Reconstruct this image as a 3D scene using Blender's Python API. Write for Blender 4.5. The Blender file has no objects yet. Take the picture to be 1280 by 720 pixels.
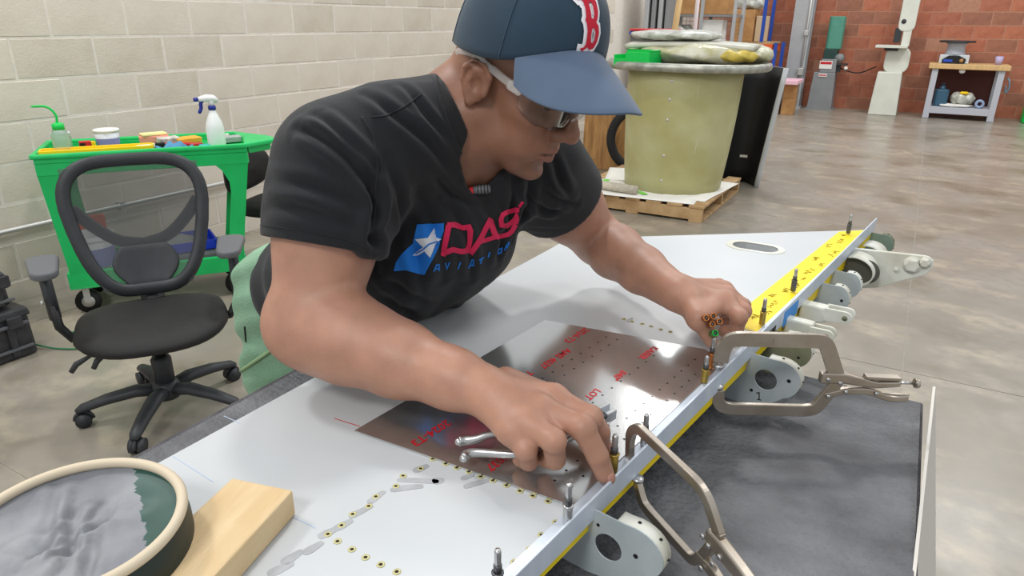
import bpy, bmesh, math, random
import numpy as np
from mathutils import Vector, Matrix
from mathutils.bvhtree import BVHTree

# ---------------------------------------------------------------- camera, world, lights, exposure
S = bpy.context.scene
COL = S.collection
FPX = 866.0                      # focal length in pixels of a 1280 wide frame
CAM = Vector((0, 0, 1.42))
PITCH, YAW, ROLL = math.radians(21.2), math.radians(29.5), math.radians(0.6)
RM = Matrix.Rotation(YAW, 3, 'Z') @ Matrix.Rotation(math.pi/2 - PITCH, 3, 'X') @ Matrix.Rotation(ROLL, 3, 'Z')
cd = bpy.data.cameras.new('camera'); cam = bpy.data.objects.new('camera', cd); COL.objects.link(cam)
cd.sensor_width = 36.0; cd.lens = 36.0*FPX/1280.0; cd.clip_start = 0.02
cam.matrix_world = Matrix.Translation(CAM) @ RM.to_4x4()
S.camera = cam

w = bpy.data.worlds.new('world'); S.world = w; w.use_nodes = True
bg = w.node_tree.nodes['Background']
bg.inputs['Color'].default_value = (0.93, 0.97, 1.0, 1); bg.inputs['Strength'].default_value = 0.66

def area(name, loc, target, size, power, color=(1, 1, 1), sy=None):
    d = bpy.data.lights.new(name, 'AREA'); d.energy = power; d.color = color
    d.shape = 'RECTANGLE'; d.size = size; d.size_y = sy or size
    o = bpy.data.objects.new(name, d); COL.objects.link(o); o.location = loc
    o.rotation_euler = (Vector(target) - Vector(loc)).to_track_quat('-Z', 'Y').to_euler()
    return o
area('high_bay_light', (-1.8, 3.0, 5.3), (-0.5, 0.9, 0.9), 0.45, 85, (1.0, 0.98, 0.95))
area('high_bay_light', (-3.6, 0.5, 4.3), (-0.3, 0.8, 0.9), 0.5, 62, (1.0, 0.99, 0.97))
area('high_bay_light', (-0.4, -2.6, 4.4), (-0.6, 0.8, 1.0), 0.9, 75, (1.0, 0.98, 0.95))
area('high_bay_light', (2.5, 4.0, 5.6), (0.5, 5.0, 0.0), 1.0, 40, (1.0, 0.99, 0.97))
area('high_bay_light', (-2.0, 9.0, 5.8), (-1.5, 9.5, 0.0), 1.4, 135, (1.0, 0.99, 0.97))
area('high_bay_light', (1.5, 10.0, 5.8), (1.0, 11.0, 0.0), 1.4, 135, (1.0, 0.99, 0.97))
S.view_settings.view_transform = 'Standard'; S.view_settings.look = 'None'
S.view_settings.exposure = 0.12; S.view_settings.gamma = 1.0; S.view_settings.use_curve_mapping = False

# ---------------------------------------------------------------- helpers
R0 = random.Random(7)
def ray(px, py): return RM @ Vector(((px-640)/FPX, (360-py)/FPX, -1.0))
def pz(px, py, z):
    d = ray(px, py); return CAM + d*((z-CAM.z)/d.z)
def pd(px, py, dep): return CAM + ray(px, py)*dep
def px_x(px, py, x):
    d = ray(px, py); return CAM + d*((x-CAM.x)/d.x)
def px_y(px, py, y):
    d = ray(px, py); return CAM + d*((y-CAM.y)/d.y)

def srgb(r, g, b):
    f = lambda c: (c/255/12.92) if c/255 <= 0.04045 else ((c/255+0.055)/1.055)**2.4
    return (f(r), f(g), f(b), 1.0)

MATS = {}
def mat(name, col, rough=0.5, metal=0.0, noise=0.0, scale=8.0, col2=None, bump=0.0, bscale=None, spec=0.5,
        trans=0.0, alpha=1.0, ior=1.45, sheen=0.0, stretch=None, detail=4.0, lo=0.35, hi=0.65, coat=0.0, sss=0.0, objspace=True):
    if name in MATS: return MATS[name]
    m = bpy.data.materials.new(name); m.use_nodes = True; MATS[name] = m
    nt = m.node_tree; b = nt.nodes['Principled BSDF']
    b.inputs['Base Color'].default_value = col; b.inputs['Roughness'].default_value = rough
    b.inputs['Metallic'].default_value = metal; b.inputs['Specular IOR Level'].default_value = spec
    b.inputs['Transmission Weight'].default_value = trans; b.inputs['Alpha'].default_value = alpha
    b.inputs['IOR'].default_value = ior; b.inputs['Coat Weight'].default_value = coat
    if sheen: b.inputs['Sheen Weight'].default_value = sheen
    if sss:
        b.inputs['Subsurface Weight'].default_value = sss; b.inputs['Subsurface Radius'].default_value = (0.01, 0.004, 0.002)
        b.inputs['Subsurface Scale'].default_value = 0.6
    if noise or bump:
        tc = nt.nodes.new('ShaderNodeTexCoord'); mp = nt.nodes.new('ShaderNodeMapping')
        nt.links.new(tc.outputs['Object'], mp.inputs['Vector'])
        if stretch: mp.inputs['Scale'].default_value = stretch
        n = nt.nodes.new('ShaderNodeTexNoise'); n.inputs['Scale'].default_value = scale; n.inputs['Detail'].default_value = detail
        nt.links.new(mp.outputs[0], n.inputs['Vector'])
        if noise:
            r = nt.nodes.new('ShaderNodeMapRange'); r.inputs[1].default_value = lo; r.inputs[2].default_value = hi
            nt.links.new(n.outputs['Fac'], r.inputs[0])
            mx = nt.nodes.new('ShaderNodeMix'); mx.data_type = 'RGBA'
            c2 = col2 or tuple(c*(1-noise) for c in col[:3]) + (1,)
            mx.inputs[6].default_value = col; mx.inputs[7].default_value = c2
            nt.links.new(r.outputs[0], mx.inputs[0]); nt.links.new(mx.outputs[2], b.inputs['Base Color'])
        if bump:
            n2 = nt.nodes.new('ShaderNodeTexNoise'); n2.inputs['Scale'].default_value = bscale or scale*4; n2.inputs['Detail'].default_value = 3
            nt.links.new(mp.outputs[0], n2.inputs['Vector'])
            bp = nt.nodes.new('ShaderNodeBump'); bp.inputs['Strength'].default_value = bump; bp.inputs['Distance'].default_value = 0.01
            nt.links.new(n2.outputs['Fac'], bp.inputs['Height']); nt.links.new(bp.outputs[0], b.inputs['Normal'])
    return m

def frame(o, x, z=None, y=None):
    """4x4 matrix: origin o, local x along x, local z near z (or y near y)"""
    x = Vector(x).normalized()
    if y is not None:
        y = Vector(y); y = (y - x*y.dot(x)).normalized(); z = x.cross(y)
    else:
        z = Vector(z); z = (z - x*z.dot(x)).normalized(); y = z.cross(x)
    m = Matrix((x, y, z)).transposed().to_4x4(); m.translation = Vector(o); return m

class MB:
    def __init__(s): s.v = []; s.f = []; s.mi = []; s.m = 0; s.sm = []
    def add(s, vs, fs, M=None, smooth=False):
        k = len(s.v)
        for p in vs:
            p = Vector(p); s.v.append(tuple(M @ p) if M is not None else tuple(p))
        for f in fs: s.f.append(tuple(i+k for i in f)); s.mi.append(s.m); s.sm.append(smooth)
        return s
    def box(s, c, d, M=None, taper=1.0):
        x, y, z = d[0]/2, d[1]/2, d[2]/2; t = taper
        vs = [(c[0]+a*x*(t if k > 0 else 1), c[1]+b*y*(t if k > 0 else 1), c[2]+k*z) for k in (-1, 1) for a, b in ((-1, -1), (1, -1), (1, 1), (-1, 1))]
        return s.add(vs, [(3, 2, 1, 0), (4, 5, 6, 7), (0, 1, 5, 4), (1, 2, 6, 5), (2, 3, 7, 6), (3, 0, 4, 7)], M)
    def bar(s, p, q, w, h, up=(0, 0, 1)):
        p = Vector(p); q = Vector(q); d = q-p
        if abs(d.normalized().dot(Vector(up))) > .98: up = (1, 0, 0)
        return s.box((d.length/2, 0, 0), (d.length, w, h), frame(p, d, z=up))
    def tube(s, pts, r, n=10, cap=True, closed=False, M=None, smooth=True, flat=1.0, up=None):
        pts = [Vector(p) for p in pts]; N = len(pts)
        rs = r if isinstance(r, (list, tuple)) else [r]*N
        T = []
        for i in range(N):
            a = pts[(i-1) % N] if (closed or i > 0) else pts[i]; b = pts[(i+1) % N] if (closed or i < N-1) else pts[i]
            T.append((b-a).normalized())
        if up is not None: u = Vector(up)
        else: u = Vector((0, 0, 1)) if abs(T[0].z) < .9 else Vector((1, 0, 0))
        vs = []
        for i in range(N):
            u = (Vector(up) if up is not None else u); u = (u - T[i]*u.dot(T[i])).normalized(); v = T[i].cross(u)
            for k in range(n):
                a = 2*math.pi*k/n; vs.append(pts[i] + (u*math.cos(a)*flat + v*math.sin(a))*rs[i])
        fs = []
        for i in range(N if closed else N-1):
            j = (i+1) % N
            for k in range(n): fs.append((i*n+k, i*n+(k+1) % n, j*n+(k+1) % n, j*n+k))
        if cap and not closed: fs.append(tuple(range(n-1, -1, -1))); fs.append(tuple((N-1)*n+k for k in range(n)))
        return s.add(vs, fs, M, smooth)
    def cyl(s, p, q, r, r2=None, n=14, M=None, smooth=True):
        r2 = r if r2 is None else r2
        return s.tube([p, q], [r, r2], n, M=M, smooth=smooth)
    def lathe(s, prof, M=None, n=20, smooth=True, cap=True):
        vs = []; fs = []
        for r, z in prof:
            for k in range(n):
                a = 2*math.pi*k/n; vs.append((r*math.cos(a), r*math.sin(a), z))
        for i in range(len(prof)-1):
            for k in range(n): fs.append((i*n+k, i*n+(k+1) % n, (i+1)*n+(k+1) % n, (i+1)*n+k))
        if cap:
            if prof[0][0] > 1e-6: fs.append(tuple(range(n-1, -1, -1)))
            if prof[-1][0] > 1e-6: fs.append(tuple((len(prof)-1)*n+k for k in range(n)))
        return s.add(vs, fs, M, smooth)
    def prism(s, poly, h, M=None, hole=None, z0=0.0):
        """extrude polygon (xy) by h along z; hole: second polygon with same count"""
        n = len(poly); 
        if hole is None:
            vs = [(x, y, z0) for x, y in poly] + [(x, y, z0+h) for x, y in poly]
            fs = [tuple(range(n-1, -1, -1)), tuple(range(n, 2*n))] + [(i, (i+1) % n, n+(i+1) % n, n+i) for i in range(n)]
            return s.add(vs, fs, M)
        vs = [(x, y, z) for z in (z0, z0+h) for pl in (poly, hole) for x, y in pl]
        fs = []
        for i in range(n):
            j = (i+1) % n
            fs += [(j, i, n+i, n+j), (2*n+i, 2*n+j, 3*n+j, 3*n+i), (i, j, 2*n+j, 2*n+i), (n+j, n+i, 3*n+i, 3*n+j)]
        return s.add(vs, fs, M)
    def ell(s, c, r, M=None, nu=14, nv=9):
        vs = []; fs = []
        for i in range(nv+1):
            t = math.pi*i/nv
            for k in range(nu):
                a = 2*math.pi*k/nu
                vs.append((c[0]+r[0]*math.sin(t)*math.cos(a), c[1]+r[1]*math.sin(t)*math.sin(a), c[2]-r[2]*math.cos(t)))
        for i in range(nv):
            for k in range(nu): fs.append((i*nu+k, i*nu+(k+1) % nu, (i+1)*nu+(k+1) % nu, (i+1)*nu+k))
        return s.add(vs, fs, M, True)
    def grid(s, fn, nu, nv, M=None, smooth=True):
        vs = [fn(i/(nu-1), j/(nv-1)) for j in range(nv) for i in range(nu)]
        fs = [(j*nu+i, j*nu+i+1, (j+1)*nu+i+1, (j+1)*nu+i) for j in range(nv-1) for i in range(nu-1)]
        return s.add(vs, fs, M, smooth)
    def slab(s, fn, nu, nv, th, M=None, smooth=True):
        """closed sheet: fn(u,v)->(point), thickness th downward along its normal"""
        P = [[Vector(fn(i/(nu-1), j/(nv-1))) for i in range(nu)] for j in range(nv)]
        top = []; bot = []
        for j in range(nv):
            for i in range(nu):
                du = P[j][min(i+1, nu-1)] - P[j][max(i-1, 0)]; dv = P[min(j+1, nv-1)][i] - P[max(j-1, 0)][i]
                nrm = du.cross(dv); nrm = nrm.normalized() if nrm.length > 1e-9 else Vector((0, 0, 1))
                top.append(P[j][i]); bot.append(P[j][i]-nrm*th)
        n = nu*nv; fs = []
        for j in range(nv-1):
            for i in range(nu-1):
                a, b, c, d = j*nu+i, j*nu+i+1, (j+1)*nu+i+1, (j+1)*nu+i
                fs += [(a, b, c, d), (n+d, n+c, n+b, n+a)]
        rim = [i for i in range(nu)] + [j*nu+nu-1 for j in range(1, nv)] + [(nv-1)*nu+i for i in range(nu-2, -1, -1)] + [j*nu for j in range(nv-2, 0, -1)]
        for a, b in zip(rim, rim[1:]+rim[:1]): fs.append((b, a, n+a, n+b))
        return s.add(top+bot, fs, M, smooth)
    def build(s, name, mats, parent=None, bevel=0.0, bseg=2, sub=0, smooth=None, wn=False):
        me = bpy.data.meshes.new(name); me.from_pydata(s.v, [], s.f); me.update()
        mats = mats if isinstance(mats, (list, tuple)) else [mats]
        for m in mats: me.materials.append(m)
        me.polygons.foreach_set('material_index', s.mi)
        me.polygons.foreach_set('use_smooth', [bool(x) if smooth is None else smooth for x in s.sm])
        bm = bmesh.new(); bm.from_mesh(me); bmesh.ops.recalc_face_normals(bm, faces=bm.faces); bm.to_mesh(me); bm.free()
        o = bpy.data.objects.new(name, me); COL.objects.link(o)
        if parent is not None: o.parent = parent
        if bevel:
            b = o.modifiers.new('bevel', 'BEVEL'); b.width = bevel; b.segments = bseg; b.limit_method = 'ANGLE'; b.angle_limit = math.radians(40); b.harden_normals = False
        if sub:
            q = o.modifiers.new('subdivision', 'SUBSURF'); q.levels = sub; q.render_levels = sub
        return o

def tag(o, label=None, cat=None, group=None, kind=None):
    if label: o['label'] = label
    if cat: o['category'] = cat
    if group: o['group'] = group
    if kind: o['kind'] = kind
    return o
def thing(name, label, cat, M=None, group=None):
    o = bpy.data.objects.new(name, None); COL.objects.link(o); o.empty_display_size = 0.05
    if M is not None: o.matrix_world = M if isinstance(M, Matrix) else Matrix.Translation(Vector(M))
    return tag(o, label, cat, group)
def copy_tree(o, parent=None):
    c = o.copy(); COL.objects.link(c)
    if parent is not None: c.parent = parent
    for ch in list(o.children): copy_tree(ch, c)
    return c
def inst(src, name=None, parent=None, M=None):
    c = src.copy(); COL.objects.link(c)
    if parent is not None: c.parent = parent
    if M is not None: c.matrix_local = M
    return c
def place(x, y, z=0.0, rz=0.0): return Matrix.Translation((x, y, z)) @ Matrix.Rotation(rz, 4, 'Z')
def rrect(w, h, r, n=5, cx=0.0, cy=0.0):
    out = []
    for sx, sy, a0 in ((1, -1, -90), (1, 1, 0), (-1, 1, 90), (-1, -1, 180)):
        for i in range(n+1):
            a = math.radians(a0+90*i/n); out.append((cx+sx*(w/2-r)+r*math.cos(a), cy+sy*(h/2-r)+r*math.sin(a)))
    return out
def bez(p, n=16):
    """Catmull-Rom through points"""
    p = [Vector(q) for q in p]; out = []
    for i in range(len(p)-1):
        a = p[i-1] if i else p[0]*2-p[1]; b = p[i]; c = p[i+1]; d = p[i+2] if i+2 < len(p) else p[-1]*2-p[-2]
        for k in range(n):
            t = k/n; out.append(0.5*((2*b)+(c-a)*t+(2*a-5*b+4*c-d)*t*t+(3*b-a-3*c+d)*t**3))
    out.append(p[-1]); return out
def text_geo(txt, size=1.0, shear=0.0, offset=0.0, res=3, ax='LEFT', space=1.0):
    """letters as flat triangles (verts, faces) in the xy plane"""
    c = bpy.data.curves.new('lettering', 'FONT'); c.body = txt; c.size = size; c.shear = shear; c.offset = offset
    c.resolution_u = res; c.align_x = ax; c.space_character = space
    o = bpy.data.objects.new('lettering', c); COL.objects.link(o)
    dg = bpy.context.evaluated_depsgraph_get(); me = bpy.data.meshes.new_from_object(o.evaluated_get(dg))
    vs = [tuple(v.co) for v in me.vertices]; fs = [tuple(p.vertices) for p in me.polygons]
    bpy.data.objects.remove(o); bpy.data.curves.remove(c); bpy.data.meshes.remove(me)
    return vs, fs

# ---------------------------------------------------------------- the setting: floor, walls, column, conduit
def floor_material():
    m = bpy.data.materials.new('polished_concrete'); m.use_nodes = True; nt = m.node_tree; b = nt.nodes['Principled BSDF']
    tc = nt.nodes.new('ShaderNodeTexCoord')
    def noise(scale, detail, sx=1, sy=1, rough=.55):
        mp = nt.nodes.new('ShaderNodeMapping'); mp.inputs['Scale'].default_value = (sx, sy, 1); mp.inputs['Rotation'].default_value = (0, 0, .5)
        nt.links.new(tc.outputs['Object'], mp.inputs[0])
        n = nt.nodes.new('ShaderNodeTexNoise'); n.inputs['Scale'].default_value = scale; n.inputs['Detail'].default_value = detail; n.inputs['Roughness'].default_value = rough
        nt.links.new(mp.outputs[0], n.inputs['Vector']); return n.outputs['Fac']
    def rng(s, a, c):
        r = nt.nodes.new('ShaderNodeMapRange'); r.inputs[1].default_value = a; r.inputs[2].default_value = c; nt.links.new(s, r.inputs[0]); return r.outputs[0]
    def mix(fac, a, c):
        x = nt.nodes.new('ShaderNodeMix'); x.data_type = 'RGBA'; nt.links.new(fac, x.inputs[0])
        for i, q in ((6, a), (7, c)):
            if isinstance(q, tuple): x.inputs[i].default_value = q
            else: nt.links.new(q, x.inputs[i])
        return x.outputs[2]
    c = mix(rng(noise(1.3, 4, 1, .8), .38, .62), srgb(158, 151, 141), srgb(138, 129, 115))
    c = mix(rng(noise(3.0, 5, .8, 1.3), .5, .72), c, srgb(182, 170, 150))
    c = mix(rng(noise(2.1, 3, 1.0, 1.0), .56, .68), c, srgb(122, 114, 96))
    c = mix(rng(noise(14, 6), .42, .75), c, srgb(140, 134, 124))
    nt.links.new(c, b.inputs['Base Color'])
    r = nt.nodes.new('ShaderNodeMapRange'); r.inputs[3].default_value = .2; r.inputs[4].default_value = .42
    nt.links.new(noise(2.2, 5), r.inputs[0]); nt.links.new(r.outputs[0], b.inputs['Roughness'])
    b.inputs['Specular IOR Level'].default_value = .6
    return m
M_FLOOR = floor_material()
M_JOINT = mat('joint_filler', srgb(180, 174, 162), .7, noise=.2, scale=30)
mb = MB(); mb.box((2.0, 6.0, -.053), (18, 20, .1)); fl = mb.build('floor', M_JOINT); fl['kind'] = 'structure'
xs = [-7, -3.6, -1.72, .16, 2.2, 5.0, 8.0, 11]; ys = [-4, -1.0, .86, 3.2, 5.6, 8.0, 10.6, 13.2, 16]
for i in range(len(xs)-1):
    for j in range(len(ys)-1):
        mb = MB(); x0, x1, y0, y1 = xs[i]+.0025, xs[i+1]-.0025, ys[j]+.0025, ys[j+1]-.0025
        mb.box(((x0+x1)/2, (y0+y1)/2, -.006), (x1-x0, y1-y0, .012)); mb.build('slab', M_FLOOR, fl)

M_CMU = mat('painted_block', srgb(222, 213, 200), .6, noise=.12, scale=3.5, col2=srgb(209, 199, 184), bump=.15, bscale=90)
M_CMU2 = mat('painted_block_darker', srgb(215, 206, 192), .6, noise=.12, scale=4.5, col2=srgb(201, 191, 175), bump=.2, bscale=90)
M_MORT = mat('painted_mortar', srgb(230, 223, 212), .7, noise=.1, scale=20)
M_RED = [mat('red_block_%s' % n, srgb(*c), .8, noise=.25, scale=9, col2=srgb(*c2), bump=.4, bscale=60) for n, c, c2 in
         (('rust', (178, 112, 88), (160, 96, 74)), ('brown', (164, 110, 88), (146, 98, 78)), ('orange', (186, 116, 88), (168, 100, 76)))]
M_RMORT = mat('red_mortar', srgb(182, 132, 108), .85, noise=.15, scale=20)
XW, YW = -3.95, 13.9
def block_wall(name, label_mats, mort, L0, L1, z0, nz, axis, plane, jmat, limit_z=None, shift=0.0, pick=None):
    """running bond of blocks .4 x .2, each a child of the wall"""
    mb = MB()
    zt = z0+nz*.2
    if axis == 'y': mb.box((plane-.096, (L0+L1)/2, zt/2+.15), (.19, L1-L0, zt+.3))
    else: mb.box(((L0+L1)/2, plane+.096, zt/2+.15), (L1-L0, .19, zt+.3))
    wall = mb.build(name, mort); wall['kind'] = 'structure'
    protos = []
    for L in (.407,):
        q = MB(); q.box((0, 0, 0), (L, .03, .191))
        for m_ in label_mats: protos.append(q.build('block', m_, wall, bevel=.004, bseg=1))
    used = set(); n = 0
    for k in range(nz):
        zc = z0+.2*k+.1; off = (.21 if k % 2 else 0)+shift
        i0 = int((L0-off)/.417)-1
        for i in range(i0, int((L1-off)/.417)+2):
            c = off+i*.417
            if c-.2 < L0 or c+.2 > L1: continue
            if pick and not pick(c, zc): continue
            t = R0.randrange(len(protos)); d = R0.uniform(-.002, .002)
            M = Matrix.Translation((plane+d-.0142, c, zc)) @ Matrix.Rotation(math.pi/2, 4, 'Z') if axis == 'y' else Matrix.Translation((c, plane+d+.0142, zc))
            if t not in used: used.add(t); protos[t].matrix_local = M
            else: inst(protos[t], parent=wall, M=M)
            n += 1
    for t, p in enumerate(protos):
        if t not in used: bpy.data.objects.remove(p)
    return wall, n
def pick_left(c, z):
    return (c < 5.2 and z < 1.9 and c > -.2) or (5.2 <= c < 7.4 and z < 2.2) or (7.4 <= c < 9.8 and z < 2.5)
wall_left, n1 = block_wall('wall_left', [M_CMU, M_CMU, M_CMU2], M_MORT, -2.0, 13.8, -.09, 14, 'y', XW, None, shift=.04, pick=pick_left)
def pick_far(c, z): return -3.3 < c < 2.4 and z < 2.1
wall_far, n2 = block_wall('wall_far', M_RED, M_RMORT, -3.9, 5.5, .0, 14, 'x', YW, None, shift=-.07, pick=pick_far)
print('blocks', n1, n2)

M_PIPE = mat('galvanised_pipe', srgb(196, 196, 192), .45, .6)
M_COLUMN = mat('grey_column_paint', srgb(176, 178, 180), .5, noise=.1, scale=6)
mb = MB(); mb.cyl((XW+.03, 1.0, .385), (XW+.03, 5.6, .385), .014, n=10)
for y in (1.4, 2.3, 3.2, 4.4): mb.box((XW+.02, y, .385), (.04, .03, .045))
tag(mb.build('wall_conduit', M_PIPE), 'thin grey conduit pipe running low along the cream block wall', 'pipe')
# grey steel column in front of the red wall
c0 = Vector((-2.0, 13.6, 0))
col = thing('steel_column', 'tall grey steel column in front of the red block wall', 'column', c0); col['kind'] = 'structure'; col.name = 'trim_1'
del col['category']
mb = MB(); mb.box((.02, -.13, 2.0), (.30, .02, 4.0)); mb.box((.02, .13, 2.0), (.30, .02, 4.0)); mb.box((.02, 0, 2.0), (.018, .24, 4.0)); mb.build('flanges', M_COLUMN, col)
mb = MB(); mb.box((.02, 0, .012), (.36, .36, .024)); mb.build('base_plate', M_COLUMN, col)
mb = MB(); mb.cyl((.12, -.16, 0.02), (.12, -.16, 2.6), .018, n=10); mb.build('conduit', M_PIPE, col)
mb = MB(); mb.box((.12, -.17, .62), (.09, .06, .12)); mb.box((.12, -.17, 1.25), (.07, .05, .08)); mb.build('switch_box', M_PIPE, col, bevel=.006)

# ---------------------------------------------------------------- work table, wing panel, sheet, straightedge
ZW, ZT = .915, .810
M_MAT = mat('worn_black_mat', srgb(88, 88, 91), .8, noise=.6, scale=7, col2=srgb(124, 125, 128), bump=.6, bscale=90, stretch=(1, 1.5, 1), lo=.35, hi=.72, detail=8)
M_FELT = mat('grey_table_edge', srgb(92, 90, 94), .9, noise=.35, scale=40, bump=.4, bscale=200)
M_STEELG = mat('dark_steel', srgb(70, 72, 76), .5, .5)
M_WHITE = mat('white_wing_paint', srgb(197, 200, 202), .32, noise=.05, scale=4, col2=srgb(190, 195, 198))
M_PRIMER = mat('grey_primer', srgb(186, 194, 196), .5, noise=.12, scale=12, col2=srgb(164, 174, 178))
M_PRIMERW = mat('off_white_primer', srgb(222, 224, 216), .45, noise=.18, scale=14, col2=srgb(196, 194, 178))
M_OLIVE = mat('olive_corroded', srgb(128, 130, 104), .6, noise=.3, scale=20)
M_YEL = mat('yellow_tape', srgb(246, 216, 16), .45, noise=.06, scale=9)
M_BLACK = mat('black_paint', srgb(18, 18, 20), .5)
M_INK = mat('black_marker', srgb(40, 38, 30), .7)
M_PEN = mat('brown_pen', srgb(120, 104, 24), .7)
M_RINK = mat('red_ink', srgb(196, 28, 40), .55)
M_BLUEL = mat('blue_label', srgb(46, 140, 220), .5)
M_ALU = mat('bright_aluminium', srgb(212, 220, 230), .4, .2, noise=.12, scale=6, col2=srgb(198, 208, 222), stretch=(1, 4, 1))
M_SHEET = mat('mirror_sheet', srgb(214, 213, 211), .16, .88, noise=.06, scale=5)
M_HOLE = mat('hole_dark', srgb(22, 22, 22), .8)
M_RIVY = mat('yellow_chromate', srgb(196, 190, 140), .5, .3)
M_GREYSM = mat('bare_metal_smear', srgb(172, 175, 178), .45, noise=.2, scale=40)

table = thing('work_table', 'long work table with a worn black mat top under the wing panel', 'table', (-.4, .3, 0))
tM = Matrix.Translation((.4, -.3, 0))
def tb(x, y, z): return (x+.4, y-.3, z)
mb = MB(); mb.box(tb(-.405, .262, ZT-.0225), (1.02, 2.0, .045)); mb.build('table_top', M_FELT, table, bevel=.004)
mb = MB(); mb.box(tb(-.40, .262, ZT+.0015), (1.0, 1.98, .003)); mb.build('mat', M_MAT, table)
for x in (-.84, .03):
    for y in (-.66, 1.18):
        mb = MB(); mb.box(tb(x, y, (ZT-.045)/2), (.06, .06, ZT-.045)); mb.build('leg', M_STEELG, table, bevel=.004)
mb = MB(); mb.box(tb(-.405, 1.18, .70), (.83, .03, .08)); mb.build('apron', M_STEELG, table); mb = MB(); mb.box(tb(-.405, -.66, .70), (.83, .03, .08)); mb.build('apron', M_STEELG, table)
M_TOPZ = ZT+.003
# wing outline (world xy)
Lx = lambda y: -.7175+.0265*(y-.4)                # left edge
Rx_ = lambda y: -.262+.138*(y-.4)/1.0             # right edge (spar line)
Y0, Y1 = -.35, 1.985
wing = thing('wing_panel', 'white aircraft wing panel lying across the black mat table', 'wing panel', (-.5, .6, ZW))
wi = Matrix.Translation((.5, -.6, -ZW))
TH = .026
# access slot in the skin near the far end: ring around it
hc = pz(944, 309, ZW)
def outline(): return [(Lx(Y0), Y0), (Rx_(Y0), Y0), (Rx_(1.55), 1.55), (Rx_(1.8), 1.8), (Rx_(Y1), Y1), (Lx(Y1)+.0, Y1), (Lx(1.5), 1.5), (Lx(.6), .6)]
HY0, HY1, HX0, HX1 = hc.y-.03, hc.y+.03, hc.x-.055, hc.x+.055
mb = MB()
def strip(x0a, x1a, y0, y1, x0b=None, x1b=None):
    x0b = x0a if x0b is None else x0b; x1b = x1a if x1b is None else x1b
    vs = [(x0a, y0, ZW-TH), (x1a, y0, ZW-TH), (x1b, y1, ZW-TH), (x0b, y1, ZW-TH), (x0a, y0, ZW), (x1a, y0, ZW), (x1b, y1, ZW), (x0b, y1, ZW)]
    mb.add(vs, [(3, 2, 1, 0), (4, 5, 6, 7), (0, 1, 5, 4), (1, 2, 6, 5), (2, 3, 7, 6), (3, 0, 4, 7)], wi)
n = 40
slot = rrect(HX1-HX0, HY1-HY0, .029, 9, (HX0+HX1)/2, (HY0+HY1)/2)   # 40 points
ra, rb, rc, rd = HX0-.03, HX1+.03, HY0-.03, HY1+.03
YL = 1.50                                       # the far end is cut on a slant
def xe(y): return Lx(YL)+(Rx_(Y1)-.004-Lx(YL))*(y-YL)/(Y1-YL)
for pl in ([(Lx(Y0), Y0), (Rx_(Y0), Y0), (Rx_(rc), rc), (xe(rc), rc), (Lx(YL), YL)], [(xe(rc), rc), (ra, rc), (ra, rd), (xe(rd), rd)],
           [(rb, rc), (Rx_(rc), rc), (Rx_(rd), rd), (rb, rd)], [(xe(rd), rd), (Rx_(rd), rd), (Rx_(Y1), Y1), (xe(Y1), Y1)]):
    mb.prism(pl, TH, wi, z0=ZW-TH)
outp = []
for p in slot:
    dx, dy = p[0]-(ra+rb)/2, p[1]-(rc+rd)/2; k_ = min((rb-ra)/2/max(1e-6, abs(dx)), (rd-rc)/2/max(1e-6, abs(dy))); outp.append(((ra+rb)/2+dx*k_, (rc+rd)/2+dy*k_))
for cx_, cy_ in ((ra, rc), (ra, rd), (rb, rc), (rb, rd)):
    i_ = min(range(len(outp)), key=lambda q: (outp[q][0]-cx_)**2+(outp[q][1]-cy_)**2); outp[i_] = (cx_, cy_)
mb.prism(outp, TH, wi, hole=slot, z0=ZW-TH)
skin = mb.build('skin', M_WHITE, wing)
mb = MB(); mb.prism(rrect(.136, .08, .039, 9, hc.x, hc.y), .0012, wi, hole=[(hc.x+(x-hc.x)*.96, hc.y+(y-hc.y)*.96) for x, y in slot], z0=ZW)
mb.build('slot_doubler', M_PRIMERW, wing)
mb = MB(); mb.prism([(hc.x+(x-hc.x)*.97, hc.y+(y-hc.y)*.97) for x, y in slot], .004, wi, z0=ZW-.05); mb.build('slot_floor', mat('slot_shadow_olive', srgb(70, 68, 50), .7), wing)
# yellow tape along the right edge, over the far half and along the edge face
def edge(y, d): return Rx_(y)-d
mb = MB()
ya, yb = 1.17, Y1
mb.add([(edge(ya, .072), ya, ZW+.0006), (edge(ya, 0), ya, ZW+.0006), (edge(yb, 0), yb, ZW+.0006), (edge(yb, .072), yb-.062, ZW+.0006),
        (edge(ya, .072), ya, ZW), (edge(ya, 0), ya, ZW), (edge(yb, 0), yb, ZW), (edge(yb, .072), yb-.062, ZW)],
       [(0, 1, 2, 3), (4, 0, 3, 7), (1, 5, 6, 2), (0, 4, 5, 1), (3, 2, 6, 7)], wi)
mb.build('yellow_tape', M_YEL, wing)
mb = MB(); y0, y1 = .15, Y1
for (a, b2) in ((y0, .5), (.5, 1.0), (1.0, 1.5), (1.5, y1)):
    mb.add([(edge(a, -.0015), a, ZW-.034), (edge(a, -.0015), a, ZW), (edge(b2, -.0015), b2, ZW), (edge(b2, -.0015), b2, ZW-.034),
            (edge(a, .0), a, ZW-.034), (edge(a, .0), a, ZW), (edge(b2, .0), b2, ZW), (edge(b2, .0), b2, ZW-.034)],
           [(0, 1, 2, 3), (7, 6, 5, 4), (0, 4, 5, 1), (1, 5, 6, 2), (2, 6, 7, 3), (3, 7, 4, 0)], wi)
mb.build('edge_tape', M_YEL, wing)
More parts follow.
